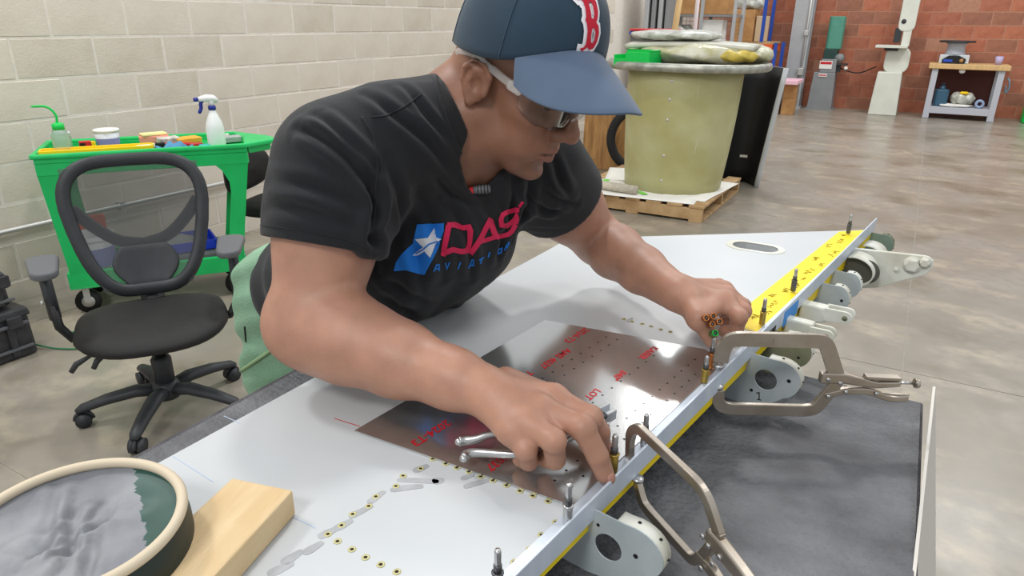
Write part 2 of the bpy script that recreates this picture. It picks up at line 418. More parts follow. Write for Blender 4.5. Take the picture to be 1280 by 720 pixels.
# marker writing on the tape: loose hand lettering
wa = math.atan2(1.0, .138)
T = Matrix.Translation((Rx_(1.22)-.036, 1.22, ZW+.0010)) @ Matrix.Rotation(wa, 4, 'Z')
RS = random.Random(11); x = 0.0
while x < .70:
    wl = RS.uniform(.012, .05); q = MB(); n_ = int(wl/.004)+3; y0_ = RS.uniform(-.012, .016)
    q.tube([(x+wl*i/n_+RS.uniform(-.002, .002), y0_+RS.uniform(-.008, .008), 0) for i in range(n_+1)], .00038, 5, M=wi @ T); q.build('pen_scribble', M_PEN, wing); x += wl+RS.uniform(.006, .03)

# ---- the aluminium patch sheet, readable from the far side, with pilot holes and red print
SZ = ZW+.0025
A, B, C_, D = pz(681, 400, SZ), pz(443, 538, SZ), pz(722, 634, SZ), pz(884, 437, SZ)
D2 = Vector((Rx_(1.0)-.028+.004, D.y-.012, SZ))
sh = thing('aluminium_sheet', 'shiny aluminium sheet with red lettering lying on the white wing under the hands', 'metal sheet', (A+C_)/2)
si = Matrix.Translation(-(A+C_)/2)
E2 = Vector((Rx_(C_.y)-.012, C_.y+.012, SZ)); 
poly = [(B.x, B.y), (C_.x, C_.y), (Rx_(C_.y+.03)-.014, C_.y+.03), (Rx_(D.y-.03)-.014, D.y-.03), (D.x-.004, D.y), (A.x, A.y)]
mb = MB(); mb.prism(poly, .0018, si, z0=SZ-.0018); mb.build('sheet', M_SHEET, sh)
sp = Vector((.138, 1.0, 0)).normalized(); sq = Vector((sp.y, -sp.x, 0))       # along the spar / towards the spar
hole_pts = []
for k in range(17):
    for off in (.018, .040): hole_pts.append(Vector((Rx_(0)-off*1.0, 0, 0))*0+Vector((Rx_(C_.y+.03+k*.0245)-.014-off, C_.y+.03+k*.0245, 0)))
for off, k0, k1 in ((.098, 3, 15), (.175, 6, 16), (.195, 6, 16)):
    for k in range(k0, k1): hole_pts.append(Vector((Rx_(C_.y+.03+k*.0265)-.014-off, C_.y+.03+k*.0265, 0)))
mb = MB()
for h in hole_pts: mb.lathe([(.0017, -.0001), (.0017, .0002), (0, .0002)], si @ Matrix.Translation((h.x, h.y, SZ)), n=8, smooth=False)
o = mb.build('pilot_holes', M_HOLE, sh); o['kind'] = 'stuff'
def red(txt, px, py, size=.017, kk=0):
    mb = MB(); P = pz(px, py, SZ); vs, fs = text_geo(txt, size, shear=.2, offset=.0004, res=2)
    wmax = max(v[0] for v in vs)
    M = frame((P.x, P.y, SZ+.0004), -sp, z=(0, 0, 1))
    mb.add([(x-wmax/2, y-size*.35, 0) for x, y, z in vs], fs, si @ M); mb.build('red_lettering', M_RINK, sh)
red('2024-T3', 722, 419, .020); red('AMS 4037', 695, 448, .019); red('KAISER', 811, 441, .017); red('.040"', 775, 469, .017)
red('LOT', 741, 493, .017); red('T 250', 655, 471, .017); red('2024-T3', 540, 541, .020); red('4037', 622, 578, .018); red('KAISER', 592, 505, .017); red('L 9', 712, 506, .014)

# ---- rivets and their bare-metal smears in the skin along the sheet's near edge and rib lines
def rivet_rows():
    pts = []
    for px, py in ((802, 0), (0, 0)): pass
    for px, py in ((541, 574), (557, 580), (571, 585), (586, 590), (601, 596), (616, 601), (633, 607), (650, 614), (666, 620), (685, 627),
                   (526, 586), (504, 595), (495, 608), (470, 621), (461, 633), (441, 643), (427, 657), (410, 668), (422, 677), (440, 687), (457, 697), (476, 706), (496, 715),
                   (695, 653), (677, 669), (662, 687), (643, 703)):
        pts.append(pz(px, py, ZW))
    return pts
M_RIVG = mat('rivet_zinc', srgb(178, 178, 172), .4, .6)
rp = None
for i, P in enumerate(rivet_rows()):
    if rp is None:
        q = MB(); q.lathe([(.0043, .0), (.0041, .0007), (.0022, .0009), (.0020, .0002), (0, .0002)], n=14); q.mi = [0]*len(q.mi)
        q.m = 1; q.lathe([(.0021, .0005), (0, .0006)], n=10, cap=False)
        rp = q.build('rivet', [M_RIVY, M_HOLE], wing); rp.matrix_local = wi @ Matrix.Translation(P)
    else:
        inst(rp, parent=wing, M=wi @ Matrix.Translation(P))
for px, py in ((780, 399), (790, 402), (803, 405), (814, 408), (826, 412), (838, 415)):
    inst(rp, parent=wing, M=wi @ Matrix.Translation(pz(px, py, ZW)))
mb = MB()
def smear(pa, pb, w):
    a = pz(*pa, ZW); b = pz(*pb, ZW); d = (b-a); L = d.length
    M = frame((a+b)/2+Vector((0, 0, .0003)), d, z=(0, 0, 1)); n_ = 18
    pl = []
    for k in range(n_):
        t = 2*math.pi*k/n_; c, s_ = math.cos(t), math.sin(t)
        pl.append(((L/2)*(1 if c > 0 else -1)*min(1, abs(c)*1.6)+w*.4*c, w/2*s_*(1+.15*math.sin(3*t+L*90))))
    mb.prism(pl, .0003, wi @ M, z0=-.0002)
for a in (((520, 588), (532, 583), .010), ((500, 600), (545, 602), .009), ((545, 601), (550, 601), .012), ((492, 612), (525, 608), .010), ((463, 627), (478, 616), .009), ((440, 645), (462, 634), .009),
          ((422, 660), (437, 652), .010), ((402, 670), (420, 661), .010), ((383, 690), (400, 680), .010), ((357, 702), (374, 691), .011), ((340, 716), (362, 706), .011),
          ((579, 598), (590, 594), .008), ((583, 608), (612, 600), .009), ((785, 402), (790, 398), .008)): smear(*a)
o = mb.build('sanded_spots', M_GREYSM, wing); o['kind'] = 'stuff'
M_PENCIL = mat('blue_pencil', srgb(180, 196, 222), .7)
for a, b_ in (((341, 634), (395, 660)), ((216, 570), (266, 602)), ((280, 520), (300, 529))):
    mb = MB(); mb.bar(wi @ pz(*a, ZW+.0003), wi @ pz(*b_, ZW+.0003), .0009, .0003); mb.build('blue_pencil_line', M_PENCIL, wing)
mb2 = MB(); P1, P2 = pz(418, 523, ZW+.0003), pz(450, 533, ZW+.0003); mb2.bar(wi @ P1, wi @ P2, .0011, .0003); mb2.build('red_scribe_line', M_RINK, wing)

# ---- straightedge: an aluminium angle standing on the wing along its right edge
se = thing('straightedge', 'long bright aluminium straightedge clamped along the right edge of the wing', 'straightedge', (-.2, .9, ZW))
sei = Matrix.Translation((.2, -.9, -ZW))
EA = pz(652, 722, ZW+.020); EB = pz(1083, 268, ZW+.03)
def se_pt(t, side, z): # side: metres towards +x of the base line
    y = .30+t*(2.02-.30); return Vector((Rx_(y)-.010+side, y, z))
def along_box(y0, y1, s0, s1, z0, z1, tilt=0.0):
    m = MB(); vs = []
    for z in (z0, z1):
        for y, s_ in ((y0, s0), (y0, s1), (y1, s1), (y1, s0)): vs.append((Rx_(y)+s_, y, z+tilt*(y-1.2)))
    m.add(vs, [(3, 2, 1, 0), (4, 5, 6, 7), (0, 1, 5, 4), (1, 2, 6, 5), (2, 3, 7, 6), (3, 0, 4, 7)], sei); return m
m = along_box(.20, 1.985, .0045, .0075, ZW-.008, ZW+.023, .0135); m.build('upright_flange', M_ALU, se, bevel=.0006, bseg=1)
m = along_box(.20, 1.985, -.0120, .0045, ZW+.0003, ZW+.0030); m.build('base_flange', M_ALU, se)
def on_flange(y, z): return Vector((Rx_(y)+.0077, y, z))
fx = Vector((.138, 1, 0)).normalized()
mbl = MB(); mbl.box((0, 0, 0), (.085, .030, .0006)); o = mbl.build('blue_label', M_BLUEL, se); o.matrix_local = sei @ frame(on_flange(1.285, ZW+.002), fx, y=(0, 0, 1))
mbl = MB()
for k in range(14): mbl.box((-.03+k*.0042, 0, 0), (.0016+.0012*(k % 3 == 0), .018, .0006))
o = mbl.build('barcode', M_INK, se); o.matrix_local = sei @ frame(on_flange(1.175, ZW-.001), fx, y=(0, 0, 1)); o['kind'] = 'stuff'

# ---------------------------------------------------------------- mesh-back office chair, second chair, green cart, tool cases
M_CHAIRP = mat('charcoal_plastic', srgb(52, 54, 58), .5, noise=.2, scale=20)
M_CHAIRF = mat('black_seat_fabric', srgb(30, 29, 29), .65, noise=.2, scale=12, bump=.25, bscale=300)
M_MESH = mat('grey_see_through_mesh', srgb(84, 86, 88), .8, alpha=.43)
M_GREYPL = mat('grey_plastic', srgb(96, 98, 102), .5)
M_GREEN = mat('bright_green_plastic', srgb(30, 200, 108), .4, noise=.12, scale=5, col2=srgb(22, 182, 94))
M_GREEND = mat('green_bin_plastic', srgb(10, 200, 84), .4)
M_CLEAR = mat('clear_plastic', srgb(226, 232, 232), .15, trans=.75, ior=1.2, alpha=.75)
M_MILK = mat('milky_plastic', srgb(226, 232, 240), .3, alpha=.9)
M_WHITEP = mat('white_plastic', srgb(236, 236, 236), .4)
M_BLUEP = mat('navy_blue_plastic', srgb(28, 46, 140), .4)
M_BLUE = mat('blue_plastic', srgb(20, 60, 200), .45)
M_PAPER = mat('paper_white', srgb(236, 234, 228), .8)
M_REDP = mat('red_plastic', srgb(200, 36, 44), .45)
M_YELP = mat('yellow_plastic', srgb(246, 206, 20), .45)
M_ORANGE = mat('orange_paint', srgb(226, 96, 40), .5)
M_PINK = mat('pink_foam', srgb(236, 190, 204), .8)
M_CARD = mat('cardboard', srgb(196, 148, 96), .8, noise=.15, scale=6, col2=srgb(174, 128, 80))
M_CHROME = mat('chrome', srgb(200, 200, 200), .2, 1.0)
M_GLOVE = mat('blue_rag', srgb(86, 150, 190), .75, noise=.2, scale=20)

def office_chair(name, label, M, leg_angles, seat_z=.40, arms=True, pad=False):
    t = thing(name, label, 'chair', M)
    # five star base
    mb = MB(); mb.lathe([(.045, .06), (.055, .075), (.05, .115), (.034, .13)], n=20); hub = mb.build('base_hub', M_CHAIRP, t)
    for a in leg_angles:
        d = Vector((math.cos(a), math.sin(a), 0)); L = .285
        mb = MB(); pts = [d*.03+Vector((0, 0, .095)), d*.10+Vector((0, 0, .105)), d*.2+Vector((0, 0, .092)), d*L+Vector((0, 0, .072)), d*(L+.018)+Vector((0, 0, .062))]
        mb.tube(pts, [.030, .030, .026, .021, .014], 10, up=(0, 0, 1), flat=.75); mb.build('base_leg', M_CHAIRP, t)
        e = d*L; q = MB(); n_ = Vector((-d.y, d.x, 0))
        for s in (-1, 1): q.cyl(e+n_*s*.006+Vector((0, 0, .027)), e+n_*s*.024+Vector((0, 0, .027)), .027, n=18)
        q.tube([e+n_*math.cos(b)*0+d*math.cos(b)*.03+Vector((0, 0, .027+.03*math.sin(b))) for b in [math.pi*k/8 for k in range(9)]], .007, 8)
        q.cyl(e+Vector((0, 0, .05)), e+Vector((0, 0, .075)), .007, n=8)
        q.build('caster', M_CHAIRP, t)
    mb = MB(); mb.lathe([(.036, .10), (.036, .22), (.032, .225), (.03, .23)], n=20); mb.build('column_sleeve', M_CHAIRP, t)
    mb = MB(); mb.lathe([(.02, .22), (.02, seat_z-.06)], n=16); mb.build('gas_lift', M_BLACK, t)
    mb = MB(); mb.box((-.01, 0, seat_z-.062), (.22, .14, .04)); mb.build('tilt_mechanism', M_BLACK, t, bevel=.01)
    for dy, L in ((-.12, .16), (-.07, .12)):
        mb = MB(); p = Vector((.06, dy, seat_z-.065)); mb.tube([p, p+Vector((.05, -.08, -.01)), p+Vector((.06, -.08-L*.3, -.03)), p+Vector((.062, -.08-L*.42, -.055))], [.006, .006, .011, .009], 8); mb.build('lever', M_CHAIRP, t)
    # seat cushion: superellipse with waterfall front
    mb = MB(); NU, NV = 40, 9; vs = []; fs = []
    for j in range(NV):
        v = math.pi*j/(NV-1); rr = math.sin(v)**.45; z = -math.cos(v)*.036
        for i in range(NU):
            a = 2*math.pi*i/NU; c, s = math.cos(a), math.sin(a)
            x = .235*math.copysign(abs(c)**.72, c)*rr; y = .255*math.copysign(abs(s)**.72, s)*rr
            vs.append((x, y, z+(seat_z-.032)+(.012*(abs(y)/.25)**2 if z > 0 else 0)-max(0, x-.1)**2*1.1))
    for j in range(NV-1):
        for i in range(NU): fs.append((j*NU+i, j*NU+(i+1) % NU, (j+1)*NU+(i+1) % NU, (j+1)*NU+i))
    mb.add(vs, fs, None, True); mb.build('seat', M_CHAIRF, t)
    if pad:
        mb = MB(); vs = []; fs = []; NU, NV = 28, 9
        for j in range(NV):
            v = math.pi*j/(NV-1); rr = math.sin(v)**.5
            for i in range(NU):
                a = 2*math.pi*i/NU; c, s = math.cos(a), math.sin(a)
                vs.append((-.235-math.cos(v)*.045+.05*(c*rr)**2, .215*math.copysign(abs(c)**.7, c)*rr, seat_z+.16+.125*math.copysign(abs(s)**.7, s)*rr))
        for j in range(NV-1):
            for i in range(NU): fs.append((j*NU+i, j*NU+(i+1) % NU, (j+1)*NU+(i+1) % NU, (j+1)*NU+i))
        mb.add(vs, fs, None, True); mb.build('back_pad', M_CHAIRF, t)
        mb = MB(); mb.tube([(-.27, 0, seat_z+.14), (-.31, 0, seat_z+.04), (-.30, 0, seat_z-.04), (-.22, 0, seat_z-.07), (-.05, 0, seat_z-.07)], .022, 8, up=(0, 1, 0), flat=1.6); mb.build('back_bracket', M_BLACK, t)
        return t
    # backrest: local frame leaning back
    def bk(u, v):   # u -1..1 across, v 0 bottom .. 1 top
        wv = .155+.075*math.sin(min(1, v*1.15)*math.pi*.5)+.012*v
        z = seat_z+.035+v*.475
        x = -.215-.09*v-.045*math.sin(v*math.pi)*0+.05*(1-v)**3 - .03*(1-u*u)+.035*(v-.35)**2*0
        return Vector((x, u*wv, z))
    loop = []
    for k in range(48):
        a = 2*math.pi*k/48; c, s = math.cos(a), math.sin(a)
        u = math.copysign(abs(c)**.5, c); v = .5+.5*math.copysign(abs(s)**.55, s)
        loop.append(bk(u, v))
    mb = MB(); mb.tube(loop, .025, 10, closed=True, up=(1, 0, 0), flat=.6); mb.build('back_frame', M_CHAIRP, t)
    mb = MB(); mb.slab(lambda a, b: bk((a*2-1)*.96, .03+.94*b)+Vector((.004, 0, 0)) if True else None, 22, 20, .0015)
    mb.build('back_mesh', M_MESH, t)
    off = Vector((-.028, 0, 0)); 
    for s in (-1, 1):
        pts = [bk(s*.93, .66)+off*.4, bk(s*.72, .50)+off, bk(s*.42, .37)+off*1.2, bk(0, .32)+off*1.3]
        mb = MB(); mb.tube(bez(pts, 6), .023, 8, up=(1, 0, 0), flat=.6); mb.build('back_strut', M_CHAIRP, t)
    mb = MB(); mb.slab(lambda a, b: bk((a*2-1)*(.40+.22*math.sin(b*math.pi)), .04+.30*b)+Vector((.012, 0, 0)), 12, 8, .018); mb.build('lumbar_pad', M_CHAIRP, t, bevel=.004)
    mb = MB(); mb.tube([bk(0, .3)+off*1.3, bk(0, .1)+off*1.6, Vector((-.22, 0, seat_z-.02)), Vector((-.06, 0, seat_z-.066))], [.03, .034, .03, .026], 10, up=(0, 1, 0), flat=1.4); mb.build('back_bracket', M_CHAIRP, t)
    if arms:
        for s in (-1, 1):
            mb = MB(); mb.tube([Vector((-.01, s*.18, seat_z-.055)), Vector((-.01, s*.262, seat_z-.05)), Vector((-.01, s*.292, seat_z-.0)), Vector((-.02, s*.30, seat_z+.09))], .015, 10, up=(1, 0, 0), flat=1.5); mb.build('arm_bracket', M_BLACK, t)
            mb = MB(); mb.tube([Vector((-.02, s*.298, seat_z+.03)), Vector((-.025, s*.303, seat_z+.20))], .019, 10, up=(1, 0, 0), flat=1.3); mb.build('arm_post', M_CHAIRP, t)
            mb = MB(); mb.cyl((-.0, s*.318, seat_z+.10), (-.0, s*.326, seat_z+.10), .008, n=10); mb.build('arm_button', M_PIPE, t)
            mb = MB(); Mx = Matrix.Translation((-.0, s*.295, seat_z+.21)) @ Matrix.Rotation(-s*.15, 4, 'Z')
            mb.prism([(x*1.0, y*(1-.12*x/.1)) for x, y in rrect(.235, .092, .044, 7)], .028, Mx); mb.build('arm_pad', M_GREYPL, t, bevel=.010, bseg=3)
    return t
fa = math.atan2(-.57, .82)
office_chair('office_chair', 'black office chair with grey mesh back and padded arms standing left of the man', 'chair' and place(-2.29, 1.375, 0, fa),
             [math.radians(a)-fa for a in (-56, -126, 18, 88, 164)])
c2 = pz(362, 338, 0)
office_chair('office_chair', 'dark chair half hidden behind the green cart near the block wall', place(c2.x, c2.y, 0, math.atan2(.30, .95)),
             [math.radians(a) for a in (10, 82, 154, 226, 298)], seat_z=.44, pad=True)

# green utility cart
CX, CY = Vector((.6, .8, 0)), Vector((-.8, .6, 0)); CO = Vector((-3.463, 1.648, 0))
cm = frame(CO, CX, z=(0, 0, 1))
cart = thing('utility_cart', 'bright green plastic two-shelf utility cart loaded with bottles by the block wall', 'cart', cm)
outl = [(0, 0), (.93, 0), (1.07, .10), (1.09, .17), (1.06, .25), (.90, .46), (0, .46)]
inn = [(.025, .025), (.92, .025), (.925, .06), (.93, .17), (.93, .25), (.89, .435), (.025, .435)]
mb = MB(); mb.prism(outl, .022, None, hole=inn, z0=.80); mb.build('top_rim', M_GREEN, cart, bevel=.008)
mb = MB(); io = [(.0+.012, .012), (.935, .012), (.94, .06), (.945, .17), (.945, .25), (.90, .448), (.012, .448)]
mb.prism(io, .085, None, hole=inn, z0=.72); mb.prism(io, .012, None, z0=.772); mb.build('top_tray', M_GREEN, cart, bevel=.004)
mb = MB(); mb.prism([(1.0-.06, .03), (1.06, .12), (1.06, .22), (.93, .4)], .05, None, z0=.765); mb.build('handle', M_GREEN, cart, bevel=.012)
bo = [(.03, .05), (.86, .05), (.86, .45), (.03, .45)]; bi = [(.055, .075), (.835, .075), (.835, .425), (.055, .425)]
mb = MB(); mb.prism(bo, .085, None, hole=bi, z0=.145); mb.prism(bo, .012, None, z0=.14); mb.build('bottom_tray', M_GREEN, cart, bevel=.006)
for x0, x1, s in ((0.012, .05, 1), (.935, .84, -1)):
    for y0, y1, sy in ((.012, .055, 1), (.448, .445, -1)):
        mb = MB(); w_ = .075; n_ = 10
        # two-flanged leg flaring out into the apron at top
        vs = []; fs = []
        for k in range(n_+1):
            t = k/n_; z = .15+.60*t; fl = .05*max(0, (t-.72)/.28)**2*2.2
            x = x1+(x0-x1)*t; y = y0+(y1-y0)*(1-t)
            vs += [(x, y, z), (x+s*(w_+fl), y, z), (x+s*(w_+fl), y+sy*.012, z), (x+s*.012, y+sy*.012, z), (x+s*.012, y+sy*(w_+fl*.6), z), (x, y+sy*(w_+fl*.6), z)]
        for k in range(n_):
            for i in range(6): fs.append((k*6+i, k*6+(i+1) % 6, (k+1)*6+(i+1) % 6, (k+1)*6+i))
        fs += [tuple(range(6)), tuple(n_*6+i for i in range(6))]
        mb.add(vs, fs); mb.build('leg', M_GREEN, cart)
for x in (.09, .80):
    for y in (.10, .40):
        mb = MB(); mb.cyl((x, y-.014, .06), (x, y+.014, .06), .06, n=20); c = mb.build('caster', M_BLACK, cart)
        mb = MB(); mb.cyl((x, y-.0155, .06), (x, y+.0155, .06), .03, n=14); mb.box((x, y-.02, .1), (.03, .004, .08)); mb.box((x, y+.02, .1), (.03, .004, .08)); mb.box((x, y, .137), (.06, .05, .01)); mb.build('caster_fork', M_PIPE, c)
def cl(x, y, z=.785): return cm @ Vector((x, y, z))
def Mc(x, y, z=.785, rz=0.0): return cm @ Matrix.Translation((x, y, z)) @ Matrix.Rotation(rz, 4, 'Z')
# --- things on the cart
t = thing('wash_bottle', 'clear squeeze bottle with green cap and bent green spout at left end of cart', 'bottle', Mc(.12, .13) )
mb = MB(); mb.lathe([(.034, 0), (.038, .01), (.038, .10), (.03, .125), (.02, .132)], n=18); mb.build('body', M_CLEAR, t)
mb = MB(); mb.lathe([(.026, .130), (.026, .155), (.012, .162)], n=16); mb.build('cap', M_GREEND, t)
mb = MB(); mb.tube(bez([(0, 0, .16), (0, 0, .20), (-.03, 0.0, .235), (-.09, .0, .238)], 5), [.0055]*15+[.003], 8); mb.build('spout', M_GREEND, t)
t = thing('jar', 'round clear plastic jar at the far left corner of the cart top', 'jar', Mc(.095, .30) @ Matrix.Scale(.8, 4))
mb = MB(); mb.lathe([(.05, 0), (.054, .01), (.054, .085), (.048, .10), (.05, .105)], n=20); mb.build('body', M_CLEAR, t)
mb = MB(); mb.lathe([(.052, .10), (.052, .118), (.02, .125), (.0, .126)], n=20); mb.build('lid', M_MILK, t)
t = thing('plastic_tub', 'milky plastic tub with lilac label between bottle and yellow tray on cart', 'tub', Mc(.30, .25) )
mb = MB(); mb.lathe([(.048, 0), (.056, .10), (.053, .10), (.046, .006), (0, .006)], n=22); mb.build('body', M_MILK, t)
mb = MB(); mb.lathe([(.0505, .02), (.0540, .065)], n=22, cap=False); mb.build('label', mat('lilac_label', srgb(140, 140, 200), .6), t)
mb = MB(); mb.lathe([(.0585, .095), (.0595, .106), (.054, .108), (0, .107)], n=22); mb.build('lid', M_WHITEP, t)
t = thing('supply_box', 'small red and black box standing beside the lilac tub on the cart', 'box', Mc(.205, .20, rz=.2))
mb = MB(); mb.box((0, 0, .03), (.05, .04, .06)); mb.build('body', M_REDP, t, bevel=.002)
mb = MB(); mb.box((-.012, -.021, .032), (.022, .003, .045)); mb.build('label', M_BLACK, t)
mb = MB(); mb.box((.035, 0, .028), (.018, .038, .056)); tag(mb.build('yellow_box', M_YELP), 'little yellow box beside the red and black box on the cart', 'box').matrix_world = Mc(.205, .20, rz=.2)
t = thing('spray_bottle', 'white spray bottle with navy blue trigger at right end of cart', 'spray bottle', Mc(.80, .17, rz=math.radians(10)))
mb = MB(); mb.lathe([(.04, 0), (.044, .012), (.044, .095), (.040, .125), (.024, .165), (.017, .18), (.016, .195)], n=20); mb.build('body', M_WHITEP, t)
mb = MB(); mb.lathe([(.019, .19), (.019, .208), (.014, .212)], n=16); mb.build('collar', M_BLUEP, t)
mb = MB(); mb.tube([(.03, 0, .232), (.012, 0, .245), (-.02, 0, .248), (-.06, 0, .244)], [.012, .018, .019, .012], 10, up=(0, 0, 1)); mb.tube([(0, 0, .21), (0, 0, .24)], [.013, .015], 10); mb.build('spray_head', M_WHITEP, t)
mb = MB(); mb.tube(bez([(-.035, 0, .242), (-.05, 0, .225), (-.052, 0, .2), (-.065, 0, .175)], 4), [.009]*12+[.006], 8); mb.build('trigger', M_BLUEP, t)
mb = MB(); mb.cyl((-.058, 0, .244), (-.082, 0, .243), .011, .009, n=12); mb.build('nozzle', M_BLUEP, t)
t = thing('yellow_tray', 'long yellow plastic tray lying along the front of the cart top', 'tray', Mc(.27, .085, .80, rz=.03))
mb = MB(); mb.prism(rrect(.48, .09, .02, 4), .032, None, hole=rrect(.46, .07, .014, 4)); mb.prism(rrect(.46, .07, .014, 4), .006, None); mb.build('body', M_YELP, t, bevel=.003)
t = thing('red_tool', 'red bar tool lying behind the yellow tray on the cart', 'tool', Mc(.50, .215, .797, rz=.08))
mb = MB(); mb.tube([(-.19, 0, 0), (-.1, 0, .006), (.1, 0, .006), (.19, 0, 0)], .011, 8); mb.build('bar', M_REDP, t)
mb = MB(); mb.box((.03, 0, .004), (.05, .03, .03)); mb.build('clamp_head', M_BLACK, t, bevel=.003)
def card(name, label, cat, x, y, z, sx, sy, sz, m_, rz=0.0, rx=0.0, group=None):
    z = max(z, .785) if z > .5 else z
    q = MB(); q.box((0, 0, sz/2), (sx, sy, sz)); o = q.build(name, m_, bevel=min(.003, sz*.3), bseg=1)
    o.matrix_world = cm @ Matrix.Translation((x, y, z)) @ Matrix.Rotation(rz, 4, 'Z') @ Matrix.Rotation(rx, 4, 'X'); return tag(o, label, cat, group)
M_LBL = mat('printed_box', srgb(230, 226, 216), .6, noise=.5, scale=30, col2=srgb(150, 146, 140))
card('paper_box', 'white printed carton lying across the middle of the cart top', 'box', .57, .30, .79, .10, .09, .04, M_LBL, .3)
card('paper_box', 'small white carton near the front rim of the cart', 'box', .46, .145, .795, .10, .05, .03, M_PAPER, -.15)
card('paper_box', 'flat orange and yellow carton left of the spray bottle', 'box', .66, .30, .80, .12, .09, .025, mat('orange_box', srgb(236, 176, 60), .6), .4)
card('paper_box', 'pale pink folded carton behind the blue rag on the cart', 'box', .50, .36, .80, .14, .08, .035, mat('salmon_box', srgb(232, 150, 130), .6), .1)
card('paper_box', 'pale yellow sheet on top of the pink carton', 'paper', .50, .36, .836, .12, .07, .012, mat('cream_paper', srgb(240, 226, 160), .7), .3)
card('paper_box', 'little teal packet at the foot of the spray bottle', 'packet', .74, .09, .80, .05, .03, .016, mat('teal_packet', srgb(40, 170, 180), .5), .2)
card('paper_box', 'small red packet in front of the spray bottle', 'packet', .70, .16, .80, .06, .035, .014, M_REDP, .5)
card('paper_box', 'grey packet right of the spray bottle at the handle end', 'packet', .88, .30, .79, .10, .07, .03, mat('grey_packet', srgb(170, 176, 174), .5), .3)
card('paper_box', 'white packet with orange print at the handle end of the cart', 'packet', .82, .38, .79, .09, .06, .03, M_LBL, -.2)
q = MB(); RR = random.Random(3)
q.grid(lambda u, v: Vector(((u-.5)*.16, (v-.5)*.12, .03*math.exp(-((u-.5)**2+(v-.5)**2)*9)+.018*math.sin(u*13+v*4)*math.cos(v*11-u*3))), 16, 12)
o = q.build('shop_rag', M_GLOVE); md = o.modifiers.new('thickness', 'SOLIDIFY'); md.thickness = .004; o.matrix_world = Mc(.60, .10, .80, .4); tag(o, 'crumpled blue rag on the middle of the cart top', 'rag')
# --- lower shelf
t = thing('bucket', 'white plastic bucket at left end of the cart lower shelf', 'bucket', Mc(.14, .22, .155))
mb = MB(); mb.lathe([(.085, 0), (.105, .22), (.100, .22), (.08, .008), (0, .008)], n=26); mb.build('body', M_WHITEP, t)
mb = MB(); mb.lathe([(.0945, .06), (.1025, .16)], n=26, cap=False); mb.build('label', mat('violet_label', srgb(150, 150, 210), .6), t)
mb = MB(); mb.lathe([(.108, .20), (.11, .222), (.1, .224)], n=26, cap=False); mb.build('rim', M_WHITEP, t)
t = thing('blue_tray', 'blue plastic parts tray on the cart lower shelf', 'tray', Mc(.57, .25, .25, .15))
mb = MB(); mb.prism(rrect(.30, .24, .02, 4), .05, None, hole=rrect(.28, .22, .016, 4)); mb.prism(rrect(.29, .23, .016, 4), .008, None); mb.build('body', M_BLUE, t, bevel=.004)
t = thing('grey_case', 'grey flat tool case under the blue tray on the cart lower shelf', 'case', Mc(.58, .25, .155, .05))
mb = MB(); mb.box((0, 0, .045), (.42, .28, .09)); mb.build('body', mat('grey_case', srgb(120, 122, 124), .5), t, bevel=.012)
mb = MB(); mb.box((0, -.145, .05), (.10, .012, .025)); mb.build('handle', M_BLACK, t, bevel=.003)
q = MB(); q.grid(lambda u, v: Vector(((u-.5)*.2, (v-.5)*.16, .05*math.exp(-((u-.5)**2+(v-.5)**2)*8)+.014*math.sin(u*17+v*6)*math.cos(v*15))), 16, 14)
o = q.build('plastic_bag', mat('grey_bag', srgb(190, 190, 186), .35, alpha=.85)); md = o.modifiers.new('thickness', 'SOLIDIFY'); md.thickness = .003; o.matrix_world = Mc(.53, .24, .275, .2); tag(o, 'crumpled clear plastic bag lying in the blue tray', 'bag')
card('flat_box', 'orange flat box standing behind the bucket on the lower shelf', 'box', .12, .37, .155, .16, .05, .28, M_ORANGE, .1)
card('shop_towel', 'white folded towel hanging over the lower shelf front', 'towel', .33, .16, .16, .10, .09, .05, M_PAPER, .3)
card('shop_towel', 'red folded towel on the lower shelf beside the white one', 'towel', .44, .12, .16, .12, .05, .03, M_REDP, .1)

# stacked black tool cases at the left edge
M_CASE = mat('black_tool_case', srgb(44, 45, 48), .45, noise=.3, scale=25, col2=srgb(60, 60, 64))
M_CASEL = mat('case_grey_trim', srgb(92, 94, 98), .45)
for k, (z0, h, dx) in enumerate(((0, .23, 0), (.235, .16, .02))):
    t = thing('tool_case', ('lower deep black plastic tool case on the floor at the left edge', 'upper black plastic tool case stacked on the deep one')[k], 'tool case', (-3.46, 1.14, z0))
    mb = MB(); mb.box((-dx, -dx, h*.42), (.46-dx*2, .50-dx*2, h*.82), taper=.985); mb.build('body', M_CASE, t, bevel=.014)
    mb = MB(); mb.box((-dx, -dx, h*.90), (.475-dx*2, .515-dx*2, h*.18), taper=.96); mb.build('lid', M_CASE, t, bevel=.012)
    for y in (-.16, .0, .16):
        mb = MB(); mb.box((.232-dx, y, h*.40), (.014, .03, h*.62)); mb.build('rib', M_CASE, t, bevel=.003)
    mb = MB(); mb.box((.236-dx, .0, h*.70), (.014, .47-dx*2, .014)); mb.box((.236-dx, 0, h*.22), (.014, .47-dx*2, .012)); mb.build('grey_edge', M_CASEL, t, bevel=.003)
    for y in (-.11, .18):
        mb = MB(); mb.box((.243-dx, y, h*.76), (.016, .06, .05)); mb.build('latch', M_CASE, t, bevel=.004)
    for s in (-1, 1):
        mb = MB(); mb.box((s*.12-dx, .255-dx, h*.55), (.05, .02, .06)); mb.build('end_latch', M_CASE, t, bevel=.004)
    if k == 1:
        mb = MB(); mb.tube([(0, -.12, h), (0, -.12, h+.035), (0, .10, h+.035), (0, .10, h)], .012, 10); mb.build('handle', M_CASE, t)
